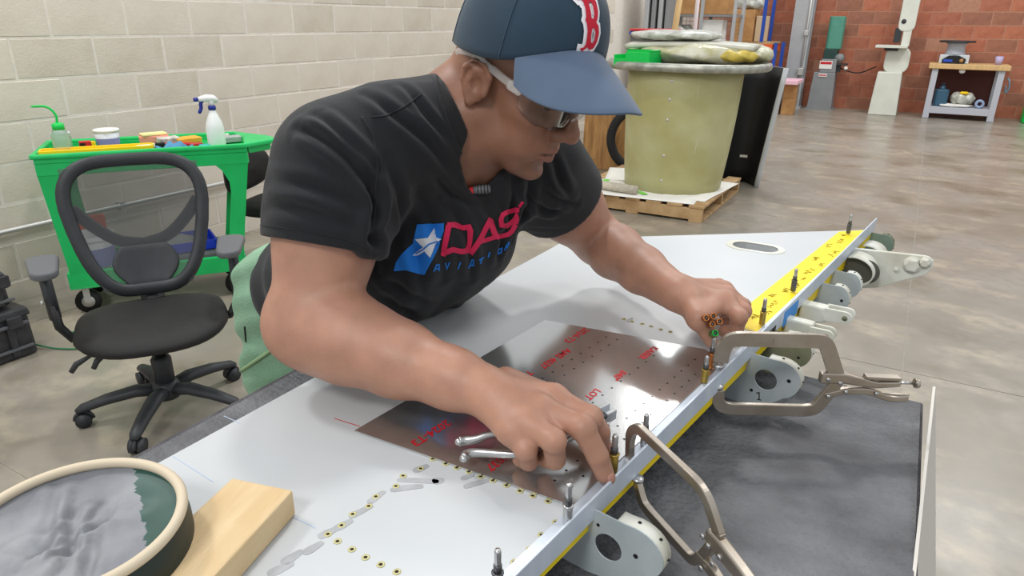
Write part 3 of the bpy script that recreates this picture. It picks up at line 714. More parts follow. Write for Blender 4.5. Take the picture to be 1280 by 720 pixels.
mb = MB(); mb.tube(bez([(-3.30, 1.40, .02), (-3.20, 1.44, .006), (-3.10, 1.50, .006), (-3.08, 1.6, .006), (-3.2, 1.66, .006), (-3.34, 1.55, .006)], 6), .004, 7)
tag(mb.build('green_cord', mat('green_cord', srgb(50, 120, 80), .5)), 'thin green cord looping out of the stacked tool cases', 'cord')

# ---------------------------------------------------------------- the man: signed-distance body meshed as one surface
class Field:
    def __init__(s, lo, hi, h):
        s.lo = np.array(lo, np.float32); s.h = h
        n = np.ceil((np.array(hi)-np.array(lo))/h).astype(int)+1; s.n = n
        s.ax = [(lo[i]+h*np.arange(n[i])).astype(np.float32) for i in range(3)]
        s.F = np.full(tuple(n), .05, np.float32)
    def win(s, lo, hi, pad):
        sl = []
        for i in range(3):
            a = int(max(0, math.floor((lo[i]-pad-s.lo[i])/s.h))); b = int(min(s.n[i], math.ceil((hi[i]+pad-s.lo[i])/s.h)+1))
            if b <= a: return None, None
            sl.append(slice(a, b))
        X = s.ax[0][sl[0]][:, None, None]; Y = s.ax[1][sl[1]][None, :, None]; Z = s.ax[2][sl[2]][None, None, :]
        return tuple(sl), (X, Y, Z)
    def mix(s, sl, d, k, op):
        A = s.F[sl]
        if op == 'add':
            h = np.maximum(k-np.abs(A-d), 0)/k; s.F[sl] = np.minimum(A, d)-h*h*k*.25
        else:
            d = -d; h = np.maximum(k-np.abs(A-d), 0)/k; s.F[sl] = np.maximum(A, d)+h*h*k*.25
    def cone(s, a, b, ra, rb, k=.01, op='add', sq=None):
        """tapered capsule; sq=(axis, factor) flattens it across a direction"""
        a = np.array(a, np.float32); b = np.array(b, np.float32); r = max(ra, rb)
        sl, P = s.win(np.minimum(a, b)-r, np.maximum(a, b)+r, .03 if op == 'add' else .012)
        if sl is None: return
        d = b-a; L = float(d@d)+1e-12
        q = [P[i]-a[i] for i in range(3)]
        t = np.clip((q[0]*d[0]+q[1]*d[1]+q[2]*d[2])/L, 0, 1)
        e = [q[i]-t*d[i] for i in range(3)]
        D2 = e[0]**2+e[1]**2+e[2]**2
        if sq is not None:
            n, f = sq; w = e[0]*n[0]+e[1]*n[1]+e[2]*n[2]; D2 = D2+(f*f-1)*w*w
        s.mix(sl, np.sqrt(D2)-(ra+(rb-ra)*t), k, op)
    def chain(s, pts, rs, k=.01, op='add', sq=None):
        for i in range(len(pts)-1): s.cone(pts[i], pts[i+1], rs[i], rs[i+1], k, op, sq)
    def ell(s, c, r, R=None, k=.01, op='add'):
        """ellipsoid, R: 3x3 with columns = axes"""
        c = np.array(c, np.float32); m = max(r)
        R = np.eye(3, dtype=np.float32) if R is None else np.array(R, np.float32)
        ext = np.sqrt(((R*np.array(r))**2).sum(1))
        sl, P = s.win(c-ext, c+ext, .03 if op == 'add' else .012)
        if sl is None: return
        q = [P[i]-c[i] for i in range(3)]
        l = [q[0]*R[0, j]+q[1]*R[1, j]+q[2]*R[2, j] for j in range(3)]
        k0 = np.sqrt(sum((l[j]/r[j])**2 for j in range(3)))+1e-6; k1 = np.sqrt(sum((l[j]/r[j]**2)**2 for j in range(3)))+1e-6
        d = np.where(k0 < 1e-3, -min(r), k0*(k0-1)/k1)
        s.mix(sl, d.astype(np.float32), k, op)
    def half(s, o, n, k=.004, lo=None, hi=None, pad=0):
        """cut away the side where (p-o).n > 0 within a box"""
        o = np.array(o, np.float32); n = np.array(n, np.float32); n /= np.linalg.norm(n)
        sl, P = s.win(lo, hi, pad)
        if sl is None: return
        d = (P[0]-o[0])*n[0]+(P[1]-o[1])*n[1]+(P[2]-o[2])*n[2]
        s.mix(sl, (-d+np.zeros_like(s.F[sl])).astype(np.float32), k, 'sub')
    def mesh(s):
        F = s.F; I = F < 0
        m = np.zeros(tuple(s.n-1), np.uint8)
        for dx in (0, 1):
            for dy in (0, 1):
                for dz in (0, 1): m += I[dx:s.n[0]-1+dx, dy:s.n[1]-1+dy, dz:s.n[2]-1+dz]
        act = np.argwhere((m > 0) & (m < 8)); del m
        idx = np.full(tuple(s.n-1), -1, np.int32); idx[act[:, 0], act[:, 1], act[:, 2]] = np.arange(len(act))
        cor = [(x, y, z) for x in (0, 1) for y in (0, 1) for z in (0, 1)]
        V = np.stack([F[act[:, 0]+c[0], act[:, 1]+c[1], act[:, 2]+c[2]] for c in cor], 1)
        acc = np.zeros((len(act), 3)); cnt = np.zeros(len(act)); C = np.array(cor, float)
        for i in range(8):
            for j in range(i+1, 8):
                if abs(C[i]-C[j]).sum() != 1: continue
                cr = (V[:, i] < 0) != (V[:, j] < 0); a = V[cr, i]; t = a/(a-V[cr, j])
                acc[cr] += C[i]+(C[j]-C[i])*t[:, None]; cnt[cr] += 1
        P = s.lo+(act+acc/cnt[:, None])*s.h
        quads = []
        for ax in range(3):
            o1, o2 = [(1, 2), (2, 0), (0, 1)][ax]
            sa = [slice(1, -1)]*3; sb = [slice(1, -1)]*3
            sa[ax] = slice(0, -1); sb[ax] = slice(1, None)
            A = I[tuple(sa)]; B = I[tuple(sb)]
            for flip, M in ((False, A & ~B), (True, B & ~A)):
                e = np.argwhere(M)
                if not len(e): continue
                e = e+np.array([0 if i == ax else 1 for i in range(3)])
                c = []
                for u, v in ((0, 0), (1, 0), (1, 1), (0, 1)):
                    g = e.copy(); g[:, o1] -= u; g[:, o2] -= v; c.append(idx[g[:, 0], g[:, 1], g[:, 2]])
                q = np.stack(c, 1); quads.append(q[:, ::-1] if flip else q)
        Q = np.concatenate(quads); Q = Q[(Q >= 0).all(1)]
        return P.astype(np.float32), Q.astype(np.int32)
def relax(P, Q, it, lam=.5):
    P = P.astype(np.float64).copy(); n = len(P)
    ed = np.concatenate([Q[:, [0, 1]], Q[:, [1, 2]], Q[:, [2, 3]], Q[:, [3, 0]]])
    for _ in range(it):
        A = np.zeros((n, 3)); c = np.bincount(ed[:, 0], minlength=n)+np.bincount(ed[:, 1], minlength=n)
        for k in range(3): A[:, k] = np.bincount(ed[:, 0], P[ed[:, 1], k], n)+np.bincount(ed[:, 1], P[ed[:, 0], k], n)
        P += lam*(A/np.maximum(c, 1)[:, None]-P)
    return P.astype(np.float32)
def np_mesh(name, P, Q, mats, parent=None, mi=None, col=None):
    me = bpy.data.meshes.new(name); me.vertices.add(len(P)); me.vertices.foreach_set('co', P.astype(np.float32).ravel())
    me.loops.add(Q.size); me.loops.foreach_set('vertex_index', Q.ravel()); me.polygons.add(len(Q))
    me.polygons.foreach_set('loop_start', np.arange(0, Q.size, 4, dtype=np.int32)); me.update(calc_edges=True)
    for m in (mats if isinstance(mats, (list, tuple)) else [mats]): me.materials.append(m)
    me.polygons.foreach_set('use_smooth', np.ones(len(Q), bool))
    if mi is not None: me.polygons.foreach_set('material_index', mi.astype(np.int32))
    if col is not None:
        at = me.color_attributes.new('pigment_shade', 'FLOAT_COLOR', 'POINT'); c4 = np.ones((len(P), 4), np.float32); c4[:, :3] = col; at.data.foreach_set('color', c4.ravel())
    o = bpy.data.objects.new(name, me); COL.objects.link(o)
    if parent is not None: o.parent = parent; o.matrix_parent_inverse = parent.matrix_world.inverted()
    return o

# ---- joints: the pose read off the photograph (image point and distance, or image point and height)
J = {
 'shR': pd(422, 208, .97), 'elR': pd(388, 408, .97), 'wrR': pz(600, 486, .992),
 'shL': pd(668, 212, 1.20), 'elL': pd(748, 300, 1.36), 'wrL': pz(846, 367, 1.005),
 'neck': pd(578, 168, 1.07), 'pelvis': Vector((-1.068, 1.05, .87)),
}
J['chest'] = J['neck'].lerp(J['pelvis'], .34); J['waist'] = J['neck'].lerp(J['pelvis'], .72)
AH, PH = math.radians(30), math.radians(25)
cr = Vector((math.cos(YAW), math.sin(YAW), 0)); cb = Vector((math.sin(YAW), -math.cos(YAW), 0))
hd = cr*math.cos(AH)+cb*math.sin(AH)
HF = hd*math.cos(PH)-Vector((0, 0, 1))*math.sin(PH); HL = Vector((0, 0, 1)).cross(hd).normalized(); HU = HF.cross(HL)
HO = pd(605, 111, .965)+HL*.080
HR = np.array([list(HF), list(HL), list(HU)]).T
def hp(x, y, z): return HO+HF*x+HL*y+HU*z
HM = Matrix((HF, HL, HU)).transposed().to_4x4(); HM.translation = HO
dR = (J['shL']-J['shR']).normalized()                       # right to left across the shoulders
tU = (J['neck']-J['waist']).normalized(); tF = dR.cross(tU).normalized(); tL = tU.cross(tF)   # torso up / front / left
TR = np.array([list(tF), list(tL), list(tU)]).T
if tF.dot(cr) < 0: tF = -tF
J['chest'] = J['chest']+tF*.060; J['waist'] = J['waist']+tF*.05

f = Field((-1.22, .40, .88), (-.13, 1.42, 1.66), .0026)
# torso (inside the shirt)
f.ell(J['chest'], (.110, .160, .17), TR, .03); f.ell(J['waist'], (.110, .15, .15), TR, .05)
f.cone(J['shR'], J['neck']-tU*.03, .06, .065, .05); f.cone(J['shL'], J['neck']-tU*.03, .06, .065, .05)
# head and neck
H = lambda c, r, k=.012, op='add': f.ell(hp(*c), r, HR, k, op)
Hc = lambda a, b, ra, rb, k=.008, op='add': f.cone(hp(*a), hp(*b), ra, rb, k, op)
H((-.004, 0, .045), (.098, .077, .086)); H((.034, 0, -.012), (.060, .060, .085), .02); H((.032, 0, -.062), (.052, .054, .042), .02)
H((.076, 0, -.097), (.024, .026, .018), .018)
f.cone(hp(-.03, 0, -.03), J['neck'], .060, .070, .03); f.cone(hp(-.055, 0, -.0), J['neck']-tF*.05, .040, .055, .03)
f.cone(J['neck']-tF*.03, J['shR']+tU*.02, .055, .055, .04); f.cone(J['neck']-tF*.03, J['shL']+tU*.02, .055, .055, .04)
for s in (-1, 1):
    Hc((.0, s*.054, -.045), (.064, s*.030, -.09), .016, .014, .02)
    H((.060, s*.045, -.010), (.030, .021, .020), .018)
    H((.062, s*.036, -.050), (.026, .022, .03), .02)
    Hc((-.02, s*.062, -.05), tuple((Vector((-.02, s*.03, -.16)))), .016, .012, .03)
Hc((.086, -.030, .036), (.086, .030, .036), .012, .012, .014)
for s in (-1, 1):
    H((.100, s*.033, .016), (.018, .018, .011), .012, 'sub')
    H((.0735, s*.032, .0155), (.0135, .0145, .0125), .003)
    Hc((.086, s*.021, .017), (.081, s*.045, .018), .0028, .0028, .003)
    Hc((.0865, s*.022, .009), (.0825, s*.044, .011), .0016, .0016, .003)
    Hc((.092, s*.018, .034), (.084, s*.048, .039), .0045, .0035, .006)
H((.081, 0, -.052), (.022, .033, .028), .016)
Hc((.092, 0, .028), (.114, 0, -.012), .0085, .0115, .012); H((.1165, 0, -.0195), (.014, .0145, .0125), .008)
for s in (-1, 1):
    H((.1035, s*.0165, -.0245), (.0135, .0095, .0105), .006)
    H((.110, s*.0075, -.0345), (.0055, .0042, .0040), .003, 'sub')
up = [(.086, -.027, -.0575), (.0965, -.013, -.0515), (.1015, 0, -.0515), (.0965, .013, -.0515), (.086, .027, -.0575)]
lw = [(.085, -.025, -.0595), (.0945, -.012, -.0645), (.0985, 0, -.066), (.0945, .012, -.0645), (.085, .025, -.0595)]
f.chain([hp(*p) for p in up], [.0035, .0068, .0068, .0068, .0035], .004); f.chain([hp(*p) for p in lw], [.0035, .0072, .0082, .0072, .0035], .004)
ml = [(.0885, -.028, -.0588), (.103, -.013, -.0585), (.1085, 0, -.0588), (.103, .013, -.0585), (.0885, .028, -.0588)]
f.chain([hp(*p) for p in ml], [.0012, .0018, .0018, .0018, .0012], .003, 'sub')
H((.094, 0, -.080), (.006, .014, .005), .010, 'sub')
for s in (-1, 1):
    e = lambda x, z, y=0.0: hp(-.004+x*.9, s*(.0775+y), z*.86)
    f.ell(e(-.010, .004, .004), (.021, .006, .031), HR, .006)
    hel = [(.010, .006, .004), (.010, .022, .006), (-.002, .036, .009), (-.020, .035, .012), (-.032, .020, .013), (-.030, .000, .012), (-.020, -.018, .009), (-.010, -.030, .006)]
    f.chain([e(x, z, y) for x, z, y in hel], [.0042, .0042, .0045, .0048, .0048, .0045, .0045, .0075], .003)
    f.chain([e(-.004, .026, .007), e(-.018, .022, .009), e(-.020, .004, .010), e(-.012, -.010, .009)], [.003, .0035, .0035, .003], .003)
    f.ell(e(-.006, .002, .013), (.0095, .009, .013), HR, .003, 'sub'); f.ell(e(-.014, .030, .014), (.010, .004, .004), HR, .003, 'sub'); f.ell(e(-.026, .012, .0155), (.0035, .004, .014), HR, .003, 'sub')
    f.ell(e(.010, -.004, .006), (.005, .004, .008), HR, .004)
# right arm
def lerp(a, b, t): return a+(b-a)*t
sR, eR, wR = J['shR'], J['elR'], J['wrR']
f.chain([sR, lerp(sR, eR, .45), eR], [.066, .064, .053], .03)
f.cone(lerp(sR, eR, .3)+tF*.018, lerp(sR, eR, .72)+tF*.016, .050, .044, .04)
fd = (wR-eR).normalized()
f.chain([eR, lerp(eR, wR, .25), lerp(eR, wR, .55), lerp(eR, wR, .85), wR], [.052, .0545, .046, .034, .031], .03)
f.cone(lerp(eR, wR, -.02)+Vector((0, 0, .008)), lerp(eR, wR, .35)+Vector((0, 0, .010)), .046, .042, .03)
f.cone(eR-fd*.02-Vector((0, 0, .0)), eR+fd*.02-Vector((0, 0, .012)), .040, .040, .03)
# left arm
sL, eL, wL = J['shL'], J['elL'], J['wrL']
f.chain([sL, lerp(sL, eL, .5), eL], [.064, .060, .048], .03)
f.chain([eL, lerp(eL, wL, .25), lerp(eL, wL, .6), wL], [.047, .050, .041, .030], .016)

# hands: metacarpals, then fingers one joint after the other
def hand(wr, mcps, fingers, thumb, back, fat=1.0):
    for i, m in enumerate(mcps): f.cone(wr+(m-wr)*.10, m, .020, [.0170, .0172, .0165, .0155][i]*fat, .018)
    for i in range(3): f.cone(lerp(mcps[i], mcps[i+1], .5)+(wr-mcps[i])*.12-back*.004, lerp(wr, lerp(mcps[i], mcps[i+1], .5), .4)-back*.006, .013, .016, .016)
    for i, fg in enumerate(fingers):
        sc = [1.0, 1.03, .98, .88][i]
        r = [.0150*sc*fat, .0136*sc*fat, .0124*sc*fat, .0108*sc*fat]
        f.cone(mcps[i], fg[0], r[0], r[1], .010); f.cone(fg[0], fg[1], r[1], r[2], .0035); f.cone(fg[1], fg[2], r[2], r[3], .003)
        f.ell(fg[0], (r[1]*1.08,)*3, None, .004)
    t = thumb; f.cone(t[0], t[1], .021, .0165, .018); f.cone(t[1], t[2], .0145, .0125, .006); f.cone(t[2], t[3], .0125, .0100, .004)
UPV = Vector((0, 0, 1))
mR = [pz(692, 497, .992), pz(676, 512, .996), pz(657, 526, .991), pz(637, 538, .980)]
fR = [[pz(738, 522, .990), pz(750, 540, .962), pz(752, 556, .940)],
      [pz(728, 534, .992), pz(747, 570, .958), pz(756, 593, .931)],
      [pz(692, 551, .985), pz(694, 574, .949), pz(682, 574, .934)],
      [pz(657, 562, .966), pz(661, 577, .940), pz(650, 574, .930)]]
tR = [pz(632, 478, .975), pz(678, 492, .952), pz(722, 524, .945), pz(744, 546, .938)]
hand(wR, mR, fR, tR, UPV, 1.0)
bl = Vector((.5, -.3, .6)).normalized()
mL = [pz(906, 376, 1.000), pz(908, 368, .990), pz(905, 362, .975), pz(898, 358, .96)]
fL = [[pz(924, 396, .990), pz(920, 414, .962), pz(905, 414, .955)],
      [pz(929, 389, .972), pz(921, 404, .950), pz(907, 404, .945)],
      [pz(929, 382, .955), pz(919, 394, .938), pz(906, 396, .932)],
      [pz(922, 376, .942), pz(914, 386, .928), pz(903, 388, .926)]]
tL_ = [pz(862, 381, .998), pz(873, 398, .990), pz(884, 415, .968), pz(889, 427, .952)]
hand(wL, mL, fL, tL_, bl, .92)
f.cone(tL_[1], mL[0], .014, .014, .016)
Pb, Qb = f.mesh(); Pb = relax(Pb, Qb, 2, .4)
print('body', len(Pb), 'verts')
del f
# legs (mostly hidden behind the table): lower grid, joined inside the shorts
pel = J['pelvis']; FWD = Vector((.93, -.36, 0)).normalized(); LFT = Vector((.36, .93, 0)).normalized()
hipR, hipL = pel-LFT*.095, pel+LFT*.095
kR = Vector((hipR.x-.00, hipR.y, .50))+FWD*.03; kL = Vector((hipL.x, hipL.y, .50))+FWD*.02
aR = Vector((kR.x, kR.y, .09))-FWD*.05; aL = Vector((kL.x, kL.y, .09))-FWD*.08
g = Field((pel.x-.35, pel.y-.35, -.01), (pel.x+.4, pel.y+.35, 1.05), .007)
TP = np.array([list(FWD), list(LFT), [0, 0, 1]]).T
g.ell(pel, (.12, .16, .14), TP, .03)
for h_, k_, a_ in ((hipR, kR, aR), (hipL, kL, aL)):
    g.chain([h_, lerp(h_, k_, .5), k_], [.085, .078, .058], .03); g.chain([k_, lerp(k_, a_, .35)-FWD*.015, a_], [.056, .06, .04], .03)
    g.cone(a_, a_-Vector((0, 0, .04)), .04, .042, .02)
Pl, Ql = g.mesh(); Pl = relax(Pl, Ql, 2)
P_all = np.concatenate([Pb, Pl]); Q_all = np.concatenate([Qb, Ql+len(Pb)])
# pigment: lips, palms side, brows, stubble shade of the jaw, knuckles (skin colour; head darkened for the cap's shadow)
L = (P_all-np.array(HO))@HR
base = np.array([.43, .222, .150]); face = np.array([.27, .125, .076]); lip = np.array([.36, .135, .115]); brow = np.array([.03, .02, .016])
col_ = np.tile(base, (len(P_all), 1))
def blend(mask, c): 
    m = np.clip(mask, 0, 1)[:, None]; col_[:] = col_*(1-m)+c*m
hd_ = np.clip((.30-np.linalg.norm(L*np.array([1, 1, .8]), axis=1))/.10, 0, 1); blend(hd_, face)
def seg_d(pts):
    d = np.full(len(L), 9.)
    for a, b in zip(pts, pts[1:]):
        a = np.array(a); b = np.array(b); ab = b-a; t = np.clip(((L-a)@ab)/(ab@ab), 0, 1); d = np.minimum(d, np.linalg.norm(L-(a+t[:, None]*ab), axis=1))
    return d
blend((.0085-seg_d(up))/.003, lip*.8); blend((.0092-seg_d(lw))/.003, lip); blend((.0032-seg_d(ml))/.0015, np.array([.06, .03, .025]))
for s in (-1, 1):
    blend((.0062-seg_d([(.096, s*.016, .036), (.095, s*.032, .042), (.084, s*.050, .039)]))/.003, brow)
    blend((.0022-seg_d([(.089, s*.021, .0105), (.0885, s*.033, .0075), (.082, s*.045, .0105)]))/.001, brow)
hairm = np.clip((L[:, 2]-.020)/.012, 0, 1)*np.clip((-.005-L[:, 0])/.02, 0, 1)*(np.linalg.norm(L, axis=1) < .16)
blend(.75*hairm, np.array([.030, .020, .016]))
beard = np.clip((-.06-L[:, 2])/.03, 0, 1)*(np.linalg.norm(L, axis=1) < .17)*np.clip((L[:, 0]-.0)/.03, 0, 1)
blend(.22*beard, np.array([.07, .045, .036]))
for k in mR+[q[0] for q in fR]+[q[1] for q in fR]+mL+[q[0] for q in fL]:
    d = np.linalg.norm(P_all-np.array(k), axis=1); blend(.35*np.clip((.016-d)/.010, 0, 1), np.array([.26, .14, .11]))
for q in fR+fL+[tR[2:], tL_[2:]]:
    d = np.linalg.norm(P_all-np.array(q[-1]), axis=1); blend(.45*np.clip((.018-d)/.012, 0, 1), np.array([.50, .28, .20]))

def skin_material():
    m = bpy.data.materials.new('skin'); m.use_nodes = True; nt = m.node_tree; b = nt.nodes['Principled BSDF']
    at = nt.nodes.new('ShaderNodeAttribute'); at.attribute_name = 'pigment_shade'
    tc = nt.nodes.new('ShaderNodeTexCoord'); n = nt.nodes.new('ShaderNodeTexNoise'); n.inputs['Scale'].default_value = 26; n.inputs['Detail'].default_value = 5
    nt.links.new(tc.outputs['Object'], n.inputs['Vector'])
    r = nt.nodes.new('ShaderNodeMapRange'); r.inputs[1].default_value = .3; r.inputs[2].default_value = .7; r.inputs[3].default_value = .88; r.inputs[4].default_value = 1.1
    nt.links.new(n.outputs['Fac'], r.inputs[0])
    mx = nt.nodes.new('ShaderNodeVectorMath'); mx.operation = 'SCALE'; nt.links.new(at.outputs['Color'], mx.inputs[0]); nt.links.new(r.outputs[0], mx.inputs['Scale'])
    nt.links.new(mx.outputs[0], b.inputs['Base Color'])
    n2 = nt.nodes.new('ShaderNodeTexNoise'); n2.inputs['Scale'].default_value = 420; n2.inputs['Detail'].default_value = 3; nt.links.new(tc.outputs['Object'], n2.inputs['Vector'])
    bp = nt.nodes.new('ShaderNodeBump'); bp.inputs['Strength'].default_value = .22; bp.inputs['Distance'].default_value = .0015
    nt.links.new(n2.outputs['Fac'], bp.inputs['Height']); nt.links.new(bp.outputs[0], b.inputs['Normal'])
    b.inputs['Roughness'].default_value = .46; b.inputs['Specular IOR Level'].default_value = .45
    b.inputs['Subsurface Weight'].default_value = .12; b.inputs['Subsurface Radius'].default_value = (.9, .35, .2); b.inputs['Subsurface Scale'].default_value = .006
    return m
M_SKIN = skin_material()
man = thing('person', 'man in dark t-shirt and navy cap leaning over the wing panel, both hands on it', 'person', (pel.x, pel.y, 0))
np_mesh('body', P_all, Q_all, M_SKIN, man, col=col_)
# shoes
M_SHOE = mat('dark_work_shoe', srgb(46, 42, 40), .6); M_SOLE = mat('shoe_sole', srgb(30, 30, 30), .8)
mi_ = man.matrix_world.inverted()
for a_ in (aR, aL):
    M = mi_ @ frame((a_.x, a_.y, 0), FWD, z=(0, 0, 1))
    mb = MB(); mb.prism([(x+.055, y*(1+.12*math.sin(x*8))) for x, y in rrect(.29, .10, .045, 6)], .028, M, z0=0); so = MB()
    o = MB(); vs = []
    prof = [(-.085, .03, .10), (-.07, .043, .115), (-.02, .045, .11), (.04, .047, .085), (.10, .050, .062), (.16, .045, .05), (.195, .02, .038)]
    ring = []
    for x, wy, hz in prof:
        for k in range(10):
            t = math.pi*k/9; ring.append((x, wy*math.cos(t), .026+(hz-.026)*math.sin(t)**.8))
    fs = [(i*10+k, i*10+k+1, (i+1)*10+k+1, (i+1)*10+k) for i in range(len(prof)-1) for k in range(9)]
    fs += [tuple(range(10)), tuple((len(prof)-1)*10+k for k in range(10))]
    o.add(ring, fs, M, True); sh_ = o.build('shoe', M_SHOE, man); mb.build('sole', M_SOLE, sh_, bevel=.004)

# ---- t-shirt: one cloth surface around torso and upper arms
t = Field((-1.30, .45, .76), (-.40, 1.42, 1.45), .0030)
hemR = lerp(sR, eR, .50); hemL = lerp(sL, eL, .40)
uR = (eR-sR).normalized(); uL = (eL-sL).normalized()
t.ell(J['chest'], (.135, .178, .20), TR, .04); t.ell(lerp(J['chest'], J['waist'], .55)+tF*.012, (.138, .172, .19), TR, .06); t.ell(J['waist'], (.136, .172, .17), TR, .06)
t.ell(lerp(J['waist'], pel, .62), (.135, .178, .13), np.array([list(FWD), list(LFT), [0, 0, 1]]).T, .06)
t.ell(J['chest']+tF*.055+tL*.07+tU*.03, (.07, .08, .075), TR, .05); t.ell(J['chest']+tF*.055-tL*.07+tU*.03, (.07, .08, .075), TR, .05)
for s_, n_ in ((sR, -1), (sL, 1)):
    t.cone(s_, J['neck']-tU*.035, .074, .074, .05)
    t.cone(J['neck']-tF*.03-tU*.008, s_+tU*.012, .062, .068, .05)
t.ell(lerp(sR, J['neck'], .55)+tU*.030-tF*.02, (.06, .10, .05), TR, .05)
t.chain([sR, lerp(sR, eR, .3), hemR+uR*.04], [.080, .080, .083], .035); t.cone(lerp(sR, eR, .2)+tF*.02, hemR+tF*.022+uR*.04, .068, .068, .03)
t.chain([sL, lerp(sL, eL, .3), hemL+uL*.04], [.078, .076, .077], .035)
def w3(s): return np.array(s, np.float32)
# cloth folds: ridges (add) and creases (sub) that run over the surface
Fs, gx, gy, gz = t.F, t.ax[0][:, None, None], t.ax[1][None, :, None], t.ax[2][None, None, :]
nl = w3(tL); nu = w3(tU); nf = w3(tF); c0_ = w3(J['chest'])
la = (gx-c0_[0])*nl[0]+(gy-c0_[1])*nl[1]+(gz-c0_[2])*nl[2]
ua = (gx-c0_[0])*nu[0]+(gy-c0_[1])*nu[1]+(gz-c0_[2])*nu[2]
fa_ = (gx-c0_[0])*nf[0]+(gy-c0_[1])*nf[1]+(gz-c0_[2])*nf[2]
env = np.clip((.10-ua)/.15, 0, 1)*np.clip((fa_+.02)/.08, 0, 1)
disp = .0040*env*np.sin(la*62+ua*9+2.2*np.sin(ua*11+la*5))*(.6+.4*np.sin(la*23+ua*14+1))
disp += .0022*env*np.sin(la*118-ua*20+np.sin(ua*17)*1.5)
low = np.clip((-.06-ua)/.12, 0, 1)
disp += .0040*low*np.sin(ua*70+la*14+np.sin(la*20)*1.6)
t.F += disp.astype(np.float32); del disp, env, low, la, ua, fa_
# sleeve hems, lower hem and neck opening
def pad3(c, r): c = np.array(c); return c-r, c+r
for hm, u, e in ((hemR, uR, eR), (hemL, uL, eL)):
    a, b = pad3(hm+u*.09, .135)
    sl, P = t.win(a, b, 0)
    d = (P[0]-hm.x)*u.x+(P[1]-hm.y)*u.y+(P[2]-hm.z)*u.z
    rad = np.sqrt((P[0]-hm.x-d*u.x)**2+(P[1]-hm.y-d*u.y)**2+(P[2]-hm.z-d*u.z)**2)
    cut = np.maximum(-(d+.0), rad-.115)
    t.F[sl] = np.maximum(t.F[sl], -cut)
    t.cone(hm-u*.035, hm+u*.05, .0635 if u is uR else .0585, .0635 if u is uR else .0585, .003, 'sub')
    t.chain([hm-u*.024, hm-u*.023], [.0, .0], .001)
# stitched hem line grooves on the sleeves
# lower hem
hz = pel.z-.035
sl, P = t.win((-1.30, .45, .76), (-.40, 1.42, hz+.10), 0)
t.F[sl] = np.maximum(t.F[sl], (hz+.06*(P[0]-pel.x)+.012*np.sin(P[1]*40)-P[2]).astype(np.float32)+np.zeros_like(t.F[sl]))
sl, P = t.win((-.725, .45, .80), (-.40, 1.42, ZW+.05), 0)      # cloth presses flat on the wing
t.F[sl] = np.maximum(t.F[sl], (ZW+.0015-P[2])+np.zeros_like(t.F[sl]))
# V neck opening: a cone around the neck plus a wedge at the throat
nb = J['neck']
t.cone(nb-tU*.02+tF*.010, hp(-.02, 0, -.02), .072, .085, .008, 'sub')
vp = nb+tF*.090-tU*.045
t.chain([nb+tF*.045+tU*.02, vp], [.052, .010], .006, 'sub')
# folds that pull from the armpits and shoulders (crease = shallow groove beside a soft ridge)
def fold(pts, r, op='sub', k=.012, depth=None):
    t.chain(pts, [r*.5]+[r]*(len(pts)-2)+[r*.4], k, op)
Ps, Qs = t.mesh(); Ps = relax(Ps, Qs, 2, .5)
print('shirt', len(Ps))
bv = BVHTree.FromPolygons([tuple(p) for p in Ps.tolist()], [tuple(q) for q in Qs.tolist()])
def hit(px, py, bvh=None):
    d = ray(px, py).normalized(); h = (bvh or bv).ray_cast(CAM, d)
    return h[0], h[1]
# carve the folds where they are seen on the cloth
def carve(path, depth, width, ridge=1):
    pts = [hit(*p)[0] for p in path]; pts = [p for p in pts if p is not None]
    if len(pts) < 2: return
    pts = bez(pts, 5) if len(pts) > 2 else pts
    A = np.array([list(p) for p in pts]); lo = A.min(0)-.05; hi = A.max(0)+.05
    m = np.where(((Ps > lo) & (Ps < hi)).all(1))[0]
    if not len(m): return
    X = Ps[m].astype(np.float64); best = np.full(len(m), 9.); tt = np.zeros(len(m))
    for i in range(len(A)-1):
        ab = A[i+1]-A[i]; u = np.clip(((X-A[i])@ab)/(ab@ab+1e-12), 0, 1); d = np.linalg.norm(X-(A[i]+u[:, None]*ab), axis=1)
        q = d < best; best[q] = d[q]; tt[q] = (i+u[q])/(len(A)-1)
    fade = np.sin(np.clip(tt, 0.02, .98)*math.pi)**.6
    prof = -np.exp(-(best/(width*.8))**2)+ridge*.75*np.exp(-((best-width*2.0)/(width*1.1))**2)
    W[m] += 1.55*depth*fade*prof
W = np.zeros(len(Ps))
for path, dp, wd in (
    (((372, 160), (400, 172), (440, 205), (470, 250)), .009, .007), (((395, 145), (430, 175), (470, 215)), .006, .007), (((455, 118), (500, 150), (540, 185), (560, 215)), .005, .007),
    (((500, 105), (530, 140), (556, 175)), .004, .006), (((330, 260), (380, 262), (440, 285)), .004, .008), (((335, 225), (390, 235), (450, 262)), .004, .008),
    (((462, 215), (470, 260), (465, 300), (455, 330)), .008, .008), (((480, 200), (500, 260), (520, 320), (525, 370)), .005, .008), (((520, 235), (545, 290), (555, 350), (545, 400)), .005, .008),
    (((560, 250), (585, 300), (590, 350)), .004, .007), (((600, 255), (625, 290), (622, 330)), .004, .007), (((640, 215), (640, 260), (622, 320)), .005, .008), (((660, 225), (655, 265), (640, 300)), .006, .007),
    (((690, 195), (700, 225), (712, 245)), .004, .007), (((680, 235), (700, 250), (720, 255)), .004, .006), (((650, 235), (680, 262), (700, 262)), .004, .006),
    (((470, 330), (500, 360), (540, 380)), .004, .008), (((480, 370), (520, 395), (550, 400)), .004, .008), (((310, 330), (312, 370), (320, 405)), .005, .008), (((302, 350), (310, 385), (330, 415)), .004, .007),
    (((540, 215), (560, 240), (590, 258)), .004, .006), (((410, 120), (450, 112), (500, 95)), .004, .007)): carve(path, dp, wd)
